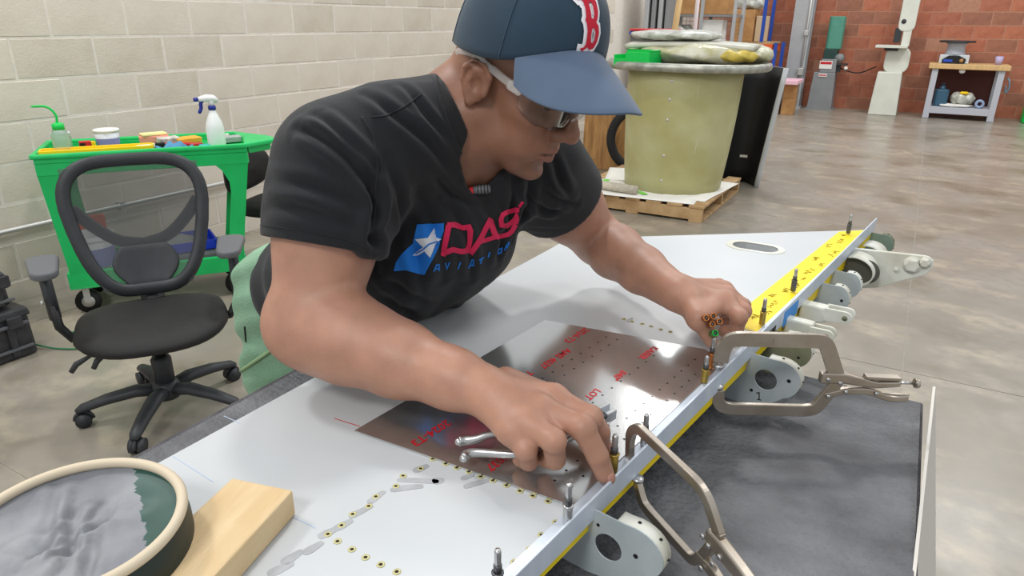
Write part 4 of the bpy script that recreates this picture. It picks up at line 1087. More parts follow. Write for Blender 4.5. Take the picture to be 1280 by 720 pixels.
# surface normals of the cloth, then displace
me_n = np.zeros_like(Ps, dtype=np.float64); v0, v1, v2, v3 = (Ps[Qs[:, i]].astype(np.float64) for i in range(4))
fn = np.cross(v2-v0, v3-v1)
for i in range(4):
    for k in range(3): me_n[:, k] += np.bincount(Qs[:, i], fn[:, k], len(Ps))
me_n /= np.linalg.norm(me_n, axis=1)[:, None]+1e-12
Ps = (Ps+me_n*W[:, None]).astype(np.float32); Ps = relax(Ps, Qs, 1, .4)
M_TEE = mat('charcoal_jersey', srgb(20, 22, 27), .85, noise=.18, scale=7, bump=.3, bscale=700, sheen=.12)
np_mesh('t_shirt', Ps, Qs, M_TEE, man); tee = bpy.data.objects['t_shirt']; tee['label'] = 'charcoal crew t-shirt with a printed chest logo'
bv = BVHTree.FromPolygons([tuple(p) for p in Ps.tolist()], [tuple(q) for q in Qs.tolist()])
# neckband and sleeve hem bands follow the openings
for nm, pth, r in (('shoulder_seam', ((527, 118), (505, 134), (482, 145), (462, 147)), .0012), ('sleeve_seam', ((452, 146), (466, 170), (472, 205), (470, 250), (464, 295)), .0013),
                   ('hem_stitching', ((322, 281), (350, 284), (390, 290), (430, 299), (462, 311)), .0008), ('neckband', ((541, 84), (546, 112), (556, 146), (570, 180), (586, 212)), .0030), ('sleeve_seam', ((654, 215), (668, 240), (676, 262)), .0011)):
    pts = []
    for a in range(len(pth)-1):
        for k in range(8):
            u = k/8; h = hit(pth[a][0]+(pth[a+1][0]-pth[a][0])*u, pth[a][1]+(pth[a+1][1]-pth[a][1])*u)
            if h[0] is not None and (not pts or (h[0]-pts[-1]).length < .03): pts.append(h[0]+h[1]*.0004)
    if len(pts) > 4:
        q = MB(); q.tube(pts, r, 8); q.build(nm, M_TEE, tee)
# ---- shorts
g = Field((pel.x-.32, pel.y-.34, .40), (pel.x+.36, pel.y+.34, 1.0), .005)
g.ell(pel-Vector((0, 0, .02)), (.125, .172, .14), TP, .03)
for h_, k_ in ((hipR, kR), (hipL, kL)): g.chain([h_, lerp(h_, k_, .5), k_+Vector((0, 0, .02))], [.108, .106, .104], .03)
gx, gy, gz = g.ax[0][:, None, None], g.ax[1][None, :, None], g.ax[2][None, None, :]
g.F += (.004*np.sin(gz*55+gy*18+2*np.sin(gx*19))+.003*np.sin(gz*95-gx*40+np.sin(gy*30)*2)).astype(np.float32)
sl, P = g.win((-2, -2, 0), (2, 2, .50), 0)
g.F[sl] = np.maximum(g.F[sl], (.485-P[2])+np.zeros_like(g.F[sl]))
for k_ in (kR, kL): g.cone(k_+Vector((0, 0, -.1)), k_+Vector((0, 0, .02)), .09, .09, .004, 'sub')
Pg, Qg = g.mesh(); Pg = relax(Pg, Qg, 2)
M_SHORT = mat('olive_green_cotton', srgb(134, 170, 142), .85, noise=.18, scale=9, col2=srgb(112, 148, 120), bump=.3, bscale=260)
shorts = np_mesh('shorts', Pg, Qg, M_SHORT, man)
bg_ = BVHTree.FromPolygons([tuple(p) for p in Pg.tolist()], [tuple(q) for q in Qg.tolist()])
def seam(path, name, r=.0016, m_=None, parent=None, bvh=None, lift=.001, flat=1.0):
    pts = []
    for a in range(len(path)-1):
        for k in range(8):
            u = k/8; h = hit(path[a][0]+(path[a+1][0]-path[a][0])*u, path[a][1]+(path[a+1][1]-path[a][1])*u, bvh)
            if h[0] is not None: pts.append(h[0]+h[1]*lift)
    if len(pts) < 3: return None
    q = MB(); q.tube(pts, r, 6)
    return q.build(name, m_, parent)
M_SEAM = mat('green_stitching', srgb(132, 160, 120), .85)
for pth, r in ((((292, 470), (318, 452), (345, 434), (352, 430)), .0045), (((306, 408), (308, 430)), .002)):
    o = seam(pth, 'pocket_seam', r, M_SEAM if r > .003 else M_BLACK, shorts, bg_, .0005)

# ---- chest print, laid on the cloth
def decal(name, polys, m_, parent, bvh=None, lift=.0011, M=None, step=3.0):
    """polys: triangles/quads in image space, refined and laid on the surface"""
    bm = bmesh.new()
    for pl in polys:
        vs_ = [bm.verts.new((x, y, 0)) for x, y in pl]
        try: bm.faces.new(vs_)
        except ValueError: pass
    bmesh.ops.triangulate(bm, faces=bm.faces[:])
    for _ in range(5):
        ed = [e for e in bm.edges if e.calc_length() > step]
        if not ed: break
        bmesh.ops.subdivide_edges(bm, edges=ed, cuts=1); bmesh.ops.triangulate(bm, faces=bm.faces[:])
    bm.verts.ensure_lookup_table(); bm.verts.index_update()
    vs = []; ok = {}
    for v in bm.verts:
        h = hit(v.co.x, v.co.y, bvh)
        if h[0] is not None: ok[v.index] = len(vs); n_ = h[1] if h[1].dot(ray(v.co.x, v.co.y)) < 0 else -h[1]; vs.append(h[0]+n_*lift)
    fs = [tuple(ok[v.index] for v in fc.verts) for fc in bm.faces if all(v.index in ok for v in fc.verts)]
    big = []
    for fc in fs:
        if max((vs[fc[i]]-vs[fc[i-1]]).length for i in range(3)) < .03: big.append(fc)
    bm.free()
    q = MB(); q.add(vs, big, None, True); return q.build(name, m_, parent)
K = 5.145
def cpx(p): return (480+p[0]/K, 230+p[1]/K)
def stroke(pts, wd):
    out = []
    P2 = [Vector(p) for p in pts]
    L_ = []; R_ = []
    for i, p in enumerate(P2):
        d = ((P2[min(i+1, len(P2)-1)]-P2[i]).normalized() + (P2[i]-P2[max(i-1, 0)]).normalized()); d = d.normalized() if d.length > 1e-6 else Vector((1, 0))
        s0 = (P2[min(i+1, len(P2)-1)]-P2[i]) if i < len(P2)-1 else (P2[i]-P2[i-1]); c_ = max(.55, abs(d.dot(s0.normalized())))
        n_ = Vector((-d.y, d.x))*(wd/2/c_); L_.append(p+n_); R_.append(p-n_)
    for i in range(len(P2)-1): out.append([cpx(L_[i]), cpx(L_[i+1]), cpx(R_[i+1]), cpx(R_[i])])
    return out
M_PBLUE = mat('print_blue', srgb(20, 120, 214), .7); M_PRED = mat('print_crimson', srgb(214, 36, 84), .7); M_PWHITE = mat('print_white', srgb(226, 230, 236), .7)
flag = [[(213, 258), (385, 250), (386, 300), (350, 405), (262, 581), (215, 576), (140, 552), (62, 560), (75, 505), (110, 455), (150, 410), (185, 380)]]
bm_ = [[cpx(p) for p in flag[0]]]
decal('logo_flag', bm_, M_PBLUE, tee)
star = [(318, 278), (330, 345), (374, 350), (325, 385), (295, 470), (262, 430), (225, 455), (175, 460), (225, 440), (255, 405), (200, 352), (278, 345)]
cs = (288, 378); decal('logo_star', [[cpx(cs), cpx(star[i]), cpx(star[(i+1) % len(star)])] for i in range(len(star))], M_PWHITE, tee, lift=.0018)
decal('logo_star_swoosh', stroke([(200, 448), (250, 420), (285, 385), (345, 368)], 9), M_PBLUE, tee, lift=.0024)
decal('logo_letter_d', stroke([(378, 462), (395, 380), (416, 262)], 34)+stroke([(405, 262), (450, 262), (500, 280), (545, 275), (556, 300), (552, 370), (535, 428), (500, 432), (440, 420), (375, 448)], 34), M_PRED, tee)
decal('logo_letter_a', stroke([(556, 448), (600, 385), (686, 222)], 34)+stroke([(682, 226), (702, 300), (724, 350)], 34)+stroke([(612, 372), (715, 338)], 28), M_PRED, tee)
decal('logo_letter_s', stroke([(893, 112), (872, 148)], 16)+stroke([(872, 168), (850, 164), (790, 180), (762, 196), (752, 225), (756, 262), (790, 268), (838, 232), (852, 200), (855, 215), (846, 258), (822, 300), (800, 322), (720, 342)], 30), M_PRED, tee)
tx = []
for st in ([(318, 560), (336, 518), (350, 518), (352, 558)], [(325, 545), (352, 541)], [(395, 505), (404, 542), (422, 500)], [(492, 500), (474, 546)], [(540, 542), (566, 486), (575, 486), (576, 528)], [(548, 524), (576, 517)],
           [(610, 488), (640, 470)], [(626, 478), (618, 512)], [(678, 436), (668, 470)], [(735, 420), (758, 412), (752, 440), (732, 448), (735, 420)], [(775, 425), (788, 388), (790, 410), (803, 370)]): tx += stroke(st, 9)
o = decal('logo_lettering', tx, M_PBLUE, tee); o['kind'] = 'stuff'

# ---- lapel microphone clipped at the neck
hm_, hn = hit(603, 240)
if hm_ is None: hm_, hn = pd(600, 238, .98), -ray(600, 238).normalized()
ax_ = (RM @ Vector((1, .10, 0))).normalized()
mm = frame(hm_+hn*.010, ax_, z=hn)
mic = thing('lapel_microphone', 'small grey clip-on microphone with red tip at the t-shirt neckline', 'microphone', mm)
mb = MB(); mb.lathe([(0, -.012), (.0055, -.011), (.0068, -.004), (.0068, .012), (.005, .015), (0, .0155)], Matrix.Rotation(math.pi/2, 4, 'Y'), n=14); mb.build('body', M_GREYPL, mic)
for k in range(4):
    mb = MB(); mb.tube([Vector((-.004+k*.005, .0071*math.cos(a), .0071*math.sin(a))) for a in [2*math.pi*j/14 for j in range(14)]], .0007, 6, closed=True); mb.build('grip_ring', M_BLACK, mic)
mb = MB(); mb.lathe([(.0058, -.011), (.0055, -.018), (.003, -.021), (0, -.0212)], Matrix.Rotation(math.pi/2, 4, 'Y'), n=12); mb.build('red_tip', M_REDP, mic)
mb = MB(); mb.box((.0, 0, -.0095), (.024, .007, .003)); mb.box((.012, 0, -.005), (.003, .007, .010)); mb.build('clip', M_BLACK, mic)

# ---- cap
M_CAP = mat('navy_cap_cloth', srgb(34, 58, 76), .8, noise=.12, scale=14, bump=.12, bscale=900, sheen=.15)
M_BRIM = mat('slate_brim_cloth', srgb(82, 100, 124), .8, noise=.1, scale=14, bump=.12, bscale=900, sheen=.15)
M_BRED = mat('emblem_red', srgb(206, 22, 52), .7, bump=.4, bscale=900, stretch=(1, 8, 1)); M_BWHITE = mat('emblem_white', srgb(238, 236, 240), .7)
capM = mi_ @ HM @ Matrix.Translation((0, 0, .007)) @ Matrix.Rotation(math.radians(-26), 4, 'Z') @ Matrix.Rotation(math.radians(-3), 4, 'Y') @ Matrix.Rotation(math.radians(7), 4, 'X') @ Matrix.Scale(1.06, 4)
cap = bpy.data.objects.new('cap', None); COL.objects.link(cap); cap.parent = man; cap.matrix_local = capM
def rim(a):
    c, s = math.cos(a), math.sin(a); return Vector((.010+.116*c, .094*s, .040+.018*c+.032*max(0, c)**3))
def dome(u, v):
    a = 2*math.pi*u; r = rim(a); t_ = v*math.pi/2; c = math.cos(t_)**.62; z = r.z+(.168-r.z)*math.sin(t_)
    x = .006+(r.x-.006)*c; return Vector((x, r.y*c, z))
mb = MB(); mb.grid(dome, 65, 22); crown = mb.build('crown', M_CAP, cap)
md = crown.modifiers.new('thickness', 'SOLIDIFY'); md.thickness = .003; md.offset = -1
for k in range(6):
    mb = MB(); u0 = k/6; mb.tube([dome(u0, v/20*.97)+Vector((0, 0, .0002)) for v in range(21)], .0011, 6); mb.build('seam', M_CAP, cap)
mb = MB(); mb.ell((.006, 0, .169), (.008, .008, .005)); mb.build('button', M_CAP, cap)
def brimf(u, v):
    a = (u*2-1)*math.radians(47); r0_ = rim(a)+Vector((-.004, 0, .0))
    ca = math.cos(a*1.88); L_ = .108*max(0, ca)**.5
    d = Vector((1, .25*math.sin(a), 0)).normalized()
    p = r0_+d*L_*v
    p.z += -.24*L_*v-.036*v*(abs(math.sin(a))**1.5)-.05*L_*v*v
    return p
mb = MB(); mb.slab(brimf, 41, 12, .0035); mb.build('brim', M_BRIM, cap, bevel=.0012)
for q_ in (.3, .55, .8):
    mb = MB(); mb.tube([brimf(i/40, q_)+Vector((0, 0, .0004)) for i in range(1, 40)], .0006, 5); mb.build('brim_stitching', M_BRIM, cap)
def poly_curve(outer, holes, grow):
    c = bpy.data.curves.new('emblem', 'CURVE'); c.dimensions = '2D'; c.fill_mode = 'BOTH'; c.offset = grow
    for pl in [outer]+holes:
        sp_ = c.splines.new('POLY'); sp_.points.add(len(pl)-1); sp_.use_cyclic_u = True
        for i, (x, y) in enumerate(pl): sp_.points[i].co = (x, y, 0, 1)
    o = bpy.data.objects.new('emblem', c); COL.objects.link(o); dg = bpy.context.evaluated_depsgraph_get()
    me = bpy.data.meshes.new_from_object(o.evaluated_get(dg)); v = [tuple(x.co) for x in me.vertices]; f_ = [tuple(p.vertices) for p in me.polygons]
    bpy.data.objects.remove(o); bpy.data.curves.remove(c); return v, f_
Bo = [(452, 52), (462, 30), (485, 24), (505, 34), (522, 18), (560, 10), (592, 22), (612, 58), (618, 110), (610, 152), (598, 178), (622, 200), (634, 250), (628, 310), (608, 356), (575, 372), (548, 352), (538, 366), (518, 386), (498, 376), (498, 362), (512, 362), (524, 352), (532, 330), (528, 240), (516, 190), (504, 172), (510, 150), (508, 100), (498, 62), (478, 54), (464, 62)]
B1 = [(540, 66), (560, 58), (574, 78), (580, 130), (570, 160), (554, 152), (550, 112)]
B2 = [(564, 222), (584, 214), (598, 246), (598, 296), (586, 324), (570, 312), (562, 270)]
sc_ = 1/390*.062
cv = lambda pl: [(((x-560)*1.12+(y-198)*.0)*sc_, -(y-198)*sc_) for x, y in pl]
me_c = crown.data
bvc = BVHTree.FromPolygons([tuple(v.co) for v in me_c.vertices], [tuple(p.vertices) for p in me_c.polygons])
def cap_decal(name, v, f_, m_, lift):
    bm = bmesh.new(); vv = [bm.verts.new(p) for p in v]
    for q_ in f_:
        try: bm.faces.new([vv[i] for i in q_])
        except ValueError: pass
    bmesh.ops.triangulate(bm, faces=bm.faces[:])
    for _ in range(4):
        ed = [e for e in bm.edges if e.calc_length() > .006]
        if ed: bmesh.ops.subdivide_edges(bm, edges=ed, cuts=1); bmesh.ops.triangulate(bm, faces=bm.faces[:])
    q = MB(); vs = []
    for x in bm.verts:
        h = bvc.ray_cast(Vector((.3, x.co.x+.0, .121+x.co.y)), Vector((-1, 0, 0)))
        p = h[0] if h[0] is not None else Vector((.12, x.co.x, .1)); vs.append(p+Vector((lift, 0, lift*.3)))
    q.add(vs, [tuple(w_.index for w_ in fc.verts) for fc in bm.faces], None, True); bm.free()
    return q.build(name, m_, cap)
v, f_ = poly_curve(cv(Bo), [], .0042); cap_decal('emblem_border', v, f_, M_BWHITE, .0018)
v, f_ = poly_curve(cv(Bo), [cv(B1), cv(B2)], 0.0); cap_decal('emblem', v, f_, M_BRED, .0030)
for hl in (B1, B2):
    v, f_ = poly_curve(cv(hl), [], -.0026); cap_decal('emblem_gap', v, f_, M_CAP, .0026)

# ---- safety glasses
def glass_material():
    m = bpy.data.materials.new('clear_lens'); m.use_nodes = True; nt = m.node_tree; nt.nodes.remove(nt.nodes['Principled BSDF'])
    o = nt.nodes['Material Output']; tr = nt.nodes.new('ShaderNodeBsdfTransparent'); tr.inputs[0].default_value = (.97, .98, .98, 1)
    gl = nt.nodes.new('ShaderNodeBsdfGlossy'); gl.inputs['Roughness'].default_value = .06
    fr = nt.nodes.new('ShaderNodeFresnel'); fr.inputs[0].default_value = 1.35; mx = nt.nodes.new('ShaderNodeMixShader')
    nt.links.new(fr.outputs[0], mx.inputs[0]); nt.links.new(tr.outputs[0], mx.inputs[1]); nt.links.new(gl.outputs[0], mx.inputs[2]); nt.links.new(mx.outputs[0], o.inputs[0]); return m
M_LENS = glass_material()
M_TEMPLE = mat('clear_temple_plastic', srgb(226, 222, 218), .15, alpha=.3, spec=.8)
glasses = thing('safety_glasses', 'clear wraparound safety glasses on the face of the man', 'glasses', HM)
def lensf(u, v):
    a = (u*2-1)*1.22; x = .026+.086*math.cos(a); y = .084*math.sin(a)
    top = .036-.004*abs(math.sin(a)); bot = -.012+.026*math.exp(-(y/.011)**2)+.014*max(0, abs(a)-.85)/.37
    return Vector((x-.006*v, y, bot+(top-bot)*v))
mb = MB(); mb.slab(lensf, 49, 10, .0022); mb.build('lens', M_LENS, glasses)
mb = MB(); mb.tube([lensf(i/48, 1)+Vector((.001, 0, .001)) for i in range(49)], .0018, 8); mb.build('brow_bar', M_TEMPLE, glasses)
for s in (-1, 1):
    pts = [Vector((.052, s*.0815, .026)), Vector((.03, s*.0845, .028)), Vector((.0, s*.0875, .033)), Vector((-.025, s*.0895, .037)), Vector((-.050, s*.087, .031)), Vector((-.060, s*.084, .024))]
    mb = MB(); mb.tube(bez(pts, 5), [.0075]*4+[.006]*6+[.0045]*11+[.0042]*5, 10, up=(0, 1, 0), flat=.32); mb.build('temple', M_TEMPLE, glasses)
    mb = MB(); mb.prism(rrect(.024, .013, .004, 4), .0028, Matrix.Translation((.046, s*.0835-.0014, .026)) @ Matrix.Rotation(math.pi/2, 4, 'X')); mb.build('hinge', M_TEMPLE, glasses, bevel=.0008)
mb = MB(); mb.tube(bez([(.113, -.012, .004), (.120, -.006, .016), (.1205, 0, .02), (.120, .006, .016), (.113, .012, .004)], 5), .002, 8); mb.build('nose_bridge', M_TEMPLE, glasses)

# ---- fingernails
M_NAIL = mat('fingernail', srgb(176, 128, 112), .35)
def nail(a, b, r, up_):
    a, b = Vector(a), Vector(b); d = (b-a).normalized(); u = Vector(up_); u = (u-d*u.dot(d)).normalized()
    M = mi_ @ frame(b+d*.001+u*(r*.98), d, z=(u-d*.25).normalized())
    q = MB(); q.ell((0, 0, 0), (.0078, .0062, .0022), M, 12, 6); q.build('fingernail', M_NAIL, man)
vn = RM @ Vector((.45, .15, .9)); nail(fR[1][1], fR[1][2], .0108, vn); nail(fR[0][1], fR[0][2], .0104, RM @ Vector((.7, .3, .7))); nail(tL_[2], tL_[3], .0100, RM @ Vector((.1, .3, 1)))

# ---------------------------------------------------------------- wing structure beyond the straightedge
SQ = Vector((.9906, -.1367, 0)); SP = Vector((.1367, .9906, 0))
def rib_frame(y): return wi @ frame((Rx_(y)+.004, y, ZW-.001), SQ, z=(0, 0, 1))     # x away from the spar, y along it, z up
def outline_rib(reach, depth, n=14):
    pts = outline_raw(reach, depth, n); out = []
    for a, b in zip(pts, pts[1:]):
        m_ = max(1, int(math.hypot(b[0]-a[0], b[1]-a[1])/.007))
        out += [(a[0]+(b[0]-a[0])*i/m_, a[1]+(b[1]-a[1])*i/m_) for i in range(m_)]
    L0_ = int((depth-.027)/.007); return out+[(-.05, -depth+(depth-.027)*i/L0_) for i in range(L0_)]
def outline_raw(reach, depth, n=14):
    pts = [(-.05, -.027), (-.002, -.027), (0.0, 0.0), (reach*.45, -.001)]
    for k in range(n+1):
        a = math.radians(90-200*k/n*.8); pts.append((reach*.60+reach*.40*math.cos(a), -.030+.030*math.sin(a) if a > 0 else -.030+(depth-.030)*.55*math.sin(a)))
    pts += [(reach*.42, -depth*.93), (.0, -depth), (-.05, -depth)]
    return pts
def nose_rib(y, reach, depth, m_web, m_fl, hole=None, mark=None, dots=(), flange=.018, name='nose_rib'):
    M = rib_frame(y); ol = outline_rib(reach, depth)
    MX = M @ Matrix.Rotation(math.pi/2, 4, 'X')          # local xy -> (x, z)
    q = MB()
    if hole:
        hx, hz, hr = hole; nn = len(ol); hp_ = []
        for (x, z) in ol:
            a = math.atan2(z-hz, x-hx); hp_.append((hx+hr*math.cos(a), hz+hr*math.sin(a)))
        q.prism(ol, .0016, MX, hole=hp_)
    else: q.prism(ol, .0016, MX)
    web = q.build(name, m_web, wing)
    fl = [p for p in ol if p[0] > reach*.3]; q = MB()
    q.slab(lambda u, v: Vector((lambda i, t: (fl[i][0]+(fl[min(i+1, len(fl)-1)][0]-fl[i][0])*t, flange*v, fl[i][1]+(fl[min(i+1, len(fl)-1)][1]-fl[i][1])*t))(int(u*(len(fl)-1)-1e-9), u*(len(fl)-1)-int(u*(len(fl)-1)-1e-9))), len(fl)*2-1, 3, .0014, M)
    q.build('rib_flange', m_fl, web)
    web.children[-1].matrix_parent_inverse = Matrix.Identity(4)
    for x, z, r in dots:
        q = MB(); q.lathe([(r, -.0001), (r, .0006), (0, .0006)], MX @ Matrix.Translation((x, z, .0016)), n=12, smooth=False); q.build('rivet_hole', M_HOLE, web)
    for k in range(4):
        i = 2+k*4
        if i < len(fl): 
            q = MB(); q.ell((fl[i][0], flange*.55, fl[i][1]+.0006), (.0022, .0022, .0009), M, 10, 6); q.build('flange_hole', M_HOLE, web)
    if mark:
        x, z, hgt = mark; q = MB(); T = MX @ Matrix.Translation((x, z, .0018)) @ Matrix.Rotation(math.radians(8), 4, 'Z')
        q.box((0, 0, 0), (.0018, hgt, .0004), T); q.box((-.002, hgt*.38, 0), (.004, .0018, .0004), T @ Matrix.Rotation(.2, 4, 'Z')); q.box((0, -hgt*.5, 0), (.007, .0016, .0004), T); q.build('pen_mark_1', M_INK, web); web.children[-1].name = 'pen_mark'
    return web
nose_rib(.595, .090, .090, M_PRIMER, M_PRIMERW, hole=(.024, -.042, .017), dots=((.058, -.035, .0028), (.010, -.018, .002)))
nose_rib(1.085, .086, .095, M_PRIMER, M_PRIMERW, hole=(.032, -.040, .018), dots=((.068, -.030, .0032), (.012, -.066, .0028)), mark=(.026, -.072, .014))
nose_rib(1.20, .070, .085, M_OLIVE, M_PRIMERW, dots=((.05, -.04, .0025),))
nose_rib(1.50, .060, .080, M_PRIMER, M_PRIMERW, dots=((.046, -.030, .003),))
nose_rib(1.60, .060, .080, M_PRIMER, M_PRIMERW, dots=())
nose_rib(1.965, .056, .075, mat('green_grey_primer', srgb(124, 146, 134), .5, noise=.2, scale=12), M_OLIVE, dots=())
# recessed spar web under the edge
q = MB()
for a, b_ in ((Y0, .6), (.6, 1.2), (1.2, Y1-.02)):
    q.add([(Rx_(a)-.075, a, M_TOPZ), (Rx_(a)-.072, a, M_TOPZ), (Rx_(b_)-.072, b_, M_TOPZ), (Rx_(b_)-.075, b_, M_TOPZ), (Rx_(a)-.075, a, ZW-TH), (Rx_(a)-.072, a, ZW-TH), (Rx_(b_)-.072, b_, ZW-TH), (Rx_(b_)-.075, b_, ZW-TH)],
          [(3, 2, 1, 0), (4, 5, 6, 7), (0, 1, 5, 4), (1, 2, 6, 5), (2, 3, 7, 6), (3, 0, 4, 7)], wi)
q.build('spar_web', mat('spar_recess_shade', srgb(70, 72, 60), .7), wing)  # web colour darkened to carry the shade of the recess
q = MB(); q.add([(Lx(Y0)+.06, Y0, M_TOPZ), (Lx(Y0)+.063, Y0, M_TOPZ), (Lx(YL)+.063, YL-.05, M_TOPZ), (Lx(YL)+.06, YL-.05, M_TOPZ), (Lx(Y0)+.06, Y0, ZW-TH), (Lx(Y0)+.063, Y0, ZW-TH), (Lx(YL)+.063, YL-.05, ZW-TH), (Lx(YL)+.06, YL-.05, ZW-TH)], [(3, 2, 1, 0), (4, 5, 6, 7), (0, 1, 5, 4), (1, 2, 6, 5), (2, 3, 7, 6), (3, 0, 4, 7)], wi); q.build('rear_web', M_PRIMER, wing)
# hinge lugs: cream blocks with an eye at the end
def lug(y, reach, z0, w, name):
    M = rib_frame(y)
    q = MB(); pl = [(0, .0), (.05, .0), (.052, -.03), (0, -.045)]
    q.prism(pl, w*2.2, M @ Matrix.Rotation(math.pi/2, 4, 'X'), z0=-w*1.1); body = q.build(name, M_PRIMERW, wing, bevel=.004)
    for s in (-1, 1):
        q = MB(); n_ = 10; pts = [(.045, z0+.011), (reach-.012, z0+.012)]+[(reach-.012+.012*math.cos(math.radians(90-18*k)), z0+.012*math.sin(math.radians(90-18*k))) for k in range(1, n_)]+[(reach-.012, z0-.012), (.045, z0-.016)]
        q.prism(pts, .005, M @ Matrix.Rotation(math.pi/2, 4, 'X') @ Matrix.Translation((0, 0, s*w-.0025))); q.build('lug_ear', M_PRIMERW, body, bevel=.001)
        q = MB(); q.cyl(M @ Vector((reach-.013, s*w-.004, z0)), M @ Vector((reach-.013, s*w+.004, z0)), .0048, n=12); q.build('bushing', M_OLIVE, body)
lug(1.37, .096, -.010, .012, 'hinge_lug'); lug(1.275, .088, -.016, .010, 'hinge_lug')
# the long hinge bracket with two bolts
M = rib_frame(1.775); MX = M @ Matrix.Rotation(math.pi/2, 4, 'X')
q = MB(); q.prism([(.0, .006), (.05, .010), (.125, .016), (.150, .018), (.166, .010), (.168, -.008), (.158, -.026), (.120, -.048), (.07, -.078), (.03, -.090), (0, -.08)], .010, MX, z0=-.005); hb = q.build('hinge_bracket', M_PRIMERW, wing, bevel=.0025)
for x, z, r, L_ in ((.128, -.008, .020, .022), (.152, .004, .013, .030)):
    q = MB(); q.cyl(MX @ Vector((x, z, -.004)), MX @ Vector((x, z, .008)), r, n=18); q.build('washer', M_PRIMERW, hb)
    q = MB(); q.lathe([(r*.82, .006), (r*.82, L_*.55), (r*.6, L_*.62), (0, L_*.62)], MX @ Matrix.Translation((x, z, 0)), n=6, smooth=False); q.build('bolt', M_PRIMERW, hb, bevel=.0012)
q = MB(); q.ell((.098, -.026, .006), (.006, .006, .003), MX); q.build('rivet_head', M_PRIMERW, hb)
# collar straps either side of the bracket
for y, r in ((1.735, .036), (1.87, .030)):
    M = rib_frame(y); q = MB()
    q.slab(lambda u, v: Vector((.020+r*1.25*math.sin(math.radians(-20+u*190)), -.035+.055*v, -.030+r*math.cos(math.radians(-20+u*190)))), 22, 3, .003, M); q.build('collar_strap', M_PRIMERW, wing)
M = rib_frame(1.72); q = MB(); q.prism(outline_rib(.074, .080), .002, M @ Matrix.Rotation(math.pi/2, 4, 'X')); q.build('nose_rib', mat('cavity_shade', srgb(84, 84, 76), .7), wing)  # dark web colour stands in for the shaded hollow below the collar

# ---------------------------------------------------------------- temporary fasteners
M_SIL = mat('steel_bright', srgb(188, 188, 188), .28, .9); M_SILD = mat('steel_dark', srgb(96, 96, 98), .35, .8)
M_COP = mat('copper_plated', srgb(178, 112, 62), .35, .8); M_GOLD = mat('gold_cadmium', srgb(176, 150, 74), .38, .75)
M_NICK = mat('nickel_clamp_steel', srgb(188, 178, 166), .3, .85, noise=.12, scale=18, col2=srgb(166, 154, 140))
def cleco(px, py, label, body, h=.046, tip=None, tilt=None, r=1.0, P=None, zb=None):
    P = P or pz(px, py, zb or ZW+.003); up_ = Vector(tilt or (0, 0, 1)).normalized()
    t_ = thing('temporary_fastener', label, 'fastener', frame(P, up_.orthogonal(), z=up_), 'spring clip fasteners along the seam')
    q = MB(); q.lathe([(.0030, 0), (.0050, .001), (.0052, .003), (.0052, h*.42), (.0046, h*.46), (.0040, h*.47)], n=16); q.v = [(x*r, y*r, z) for x, y, z in q.v]; q.build('barrel', body, t_)
    q = MB(); q.lathe([(.0056, h*.46), (.0060, h*.475), (.0060, h*.50), (.0045, h*.51)], n=16); q.v = [(x*r, y*r, z) for x, y, z in q.v]; q.build('collar', body, t_)
    q = MB(); q.lathe([(.0042, h*.50), (.0042, h*.66), (.0036, h*.67)], n=14); q.v = [(x*r, y*r, z) for x, y, z in q.v]; q.build('stem', M_SILD, t_)
    q = MB(); q.lathe([(.0032, h*.66), (.0034, h*.70), (.0034, h*.95), (.0026, h), (0, h)], n=14); q.v = [(x*r, y*r, z) for x, y, z in q.v]; q.build('plunger', tip or M_SIL, t_)
    return t_
cleco(709, 657, 'silver fastener standing at the near corner of the sheet by the straightedge', M_SIL, .054)
cleco(622, 742, 'silver fastener cut by the bottom edge of the photo', M_SILD, .052)
cleco(805, 557, 'silver fastener standing behind the near clamp jaw', M_SIL, .046)
cleco(880, 478, 'gold-bodied fastener nearest the far clamp jaw', M_GOLD, .044)
cleco(888, 460, 'copper-bodied fastener under the left thumb', M_COP, .052)
cleco(907, 441, 'silver-tipped fastener just behind the top bar of the far clamp', M_SIL, .046)
cleco(952, 406, 'dark fastener on the yellow tape closest to the left hand', M_GOLD, .050)
cleco(991, 364, 'dark fastener midway along the yellow tape', M_SILD, .048)
cleco(1060, 292, 'dark fastener at the far end of the yellow tape', M_SILD, .050)
cleco(766, 590, 'gold-bodied fastener at the right fingertip', M_GOLD, .052, r=1.1)
cleco(756, 572, 'copper-bodied fastener beside the right index finger', M_COP, .050)
# bunch held in the left hand
gp = pd(893, 402, 1.043); tow = -(RM @ Vector((.05, -.1, -1))).normalized()
rr_ = RM @ Vector((1, 0, 0)); uu = RM @ Vector((0, 1, 0))
for k, (dx, dy, lb, mt) in enumerate(((-9, 4, 'leftmost of the copper fasteners held in the left hand', M_COP), (-1, 6, 'uppermost of the copper fasteners held in the left hand', M_COP), (-2, -3, 'lowest of the copper fasteners held in the left hand', M_COP), (6, 0, 'rightmost of the copper fasteners held in the left hand', M_COP), (1, -13, 'green fastener held in the left hand below the copper ones', None))):
    P = gp+rr_*dx*.00135+uu*dy*.00135
    t_ = thing('held_fastener', lb, 'fastener', frame(P, rr_+uu*.1*k, z=tow), 'fasteners held in the left hand')
    m_ = mt or mat('green_anodised', srgb(40, 170, 70), .3, .6)
    q = MB(); q.lathe([(.0045, -.030), (.0048, -.002), (.0052, 0), (.0048, .001), (.0030, .001), (.0030, -.004), (0, -.004)], n=14); q.build('barrel', m_, t_)
    q = MB(); q.lathe([(.0026, -.004), (.0022, .0006), (0, .0008)], n=10); q.build('plunger', M_SILD, t_)

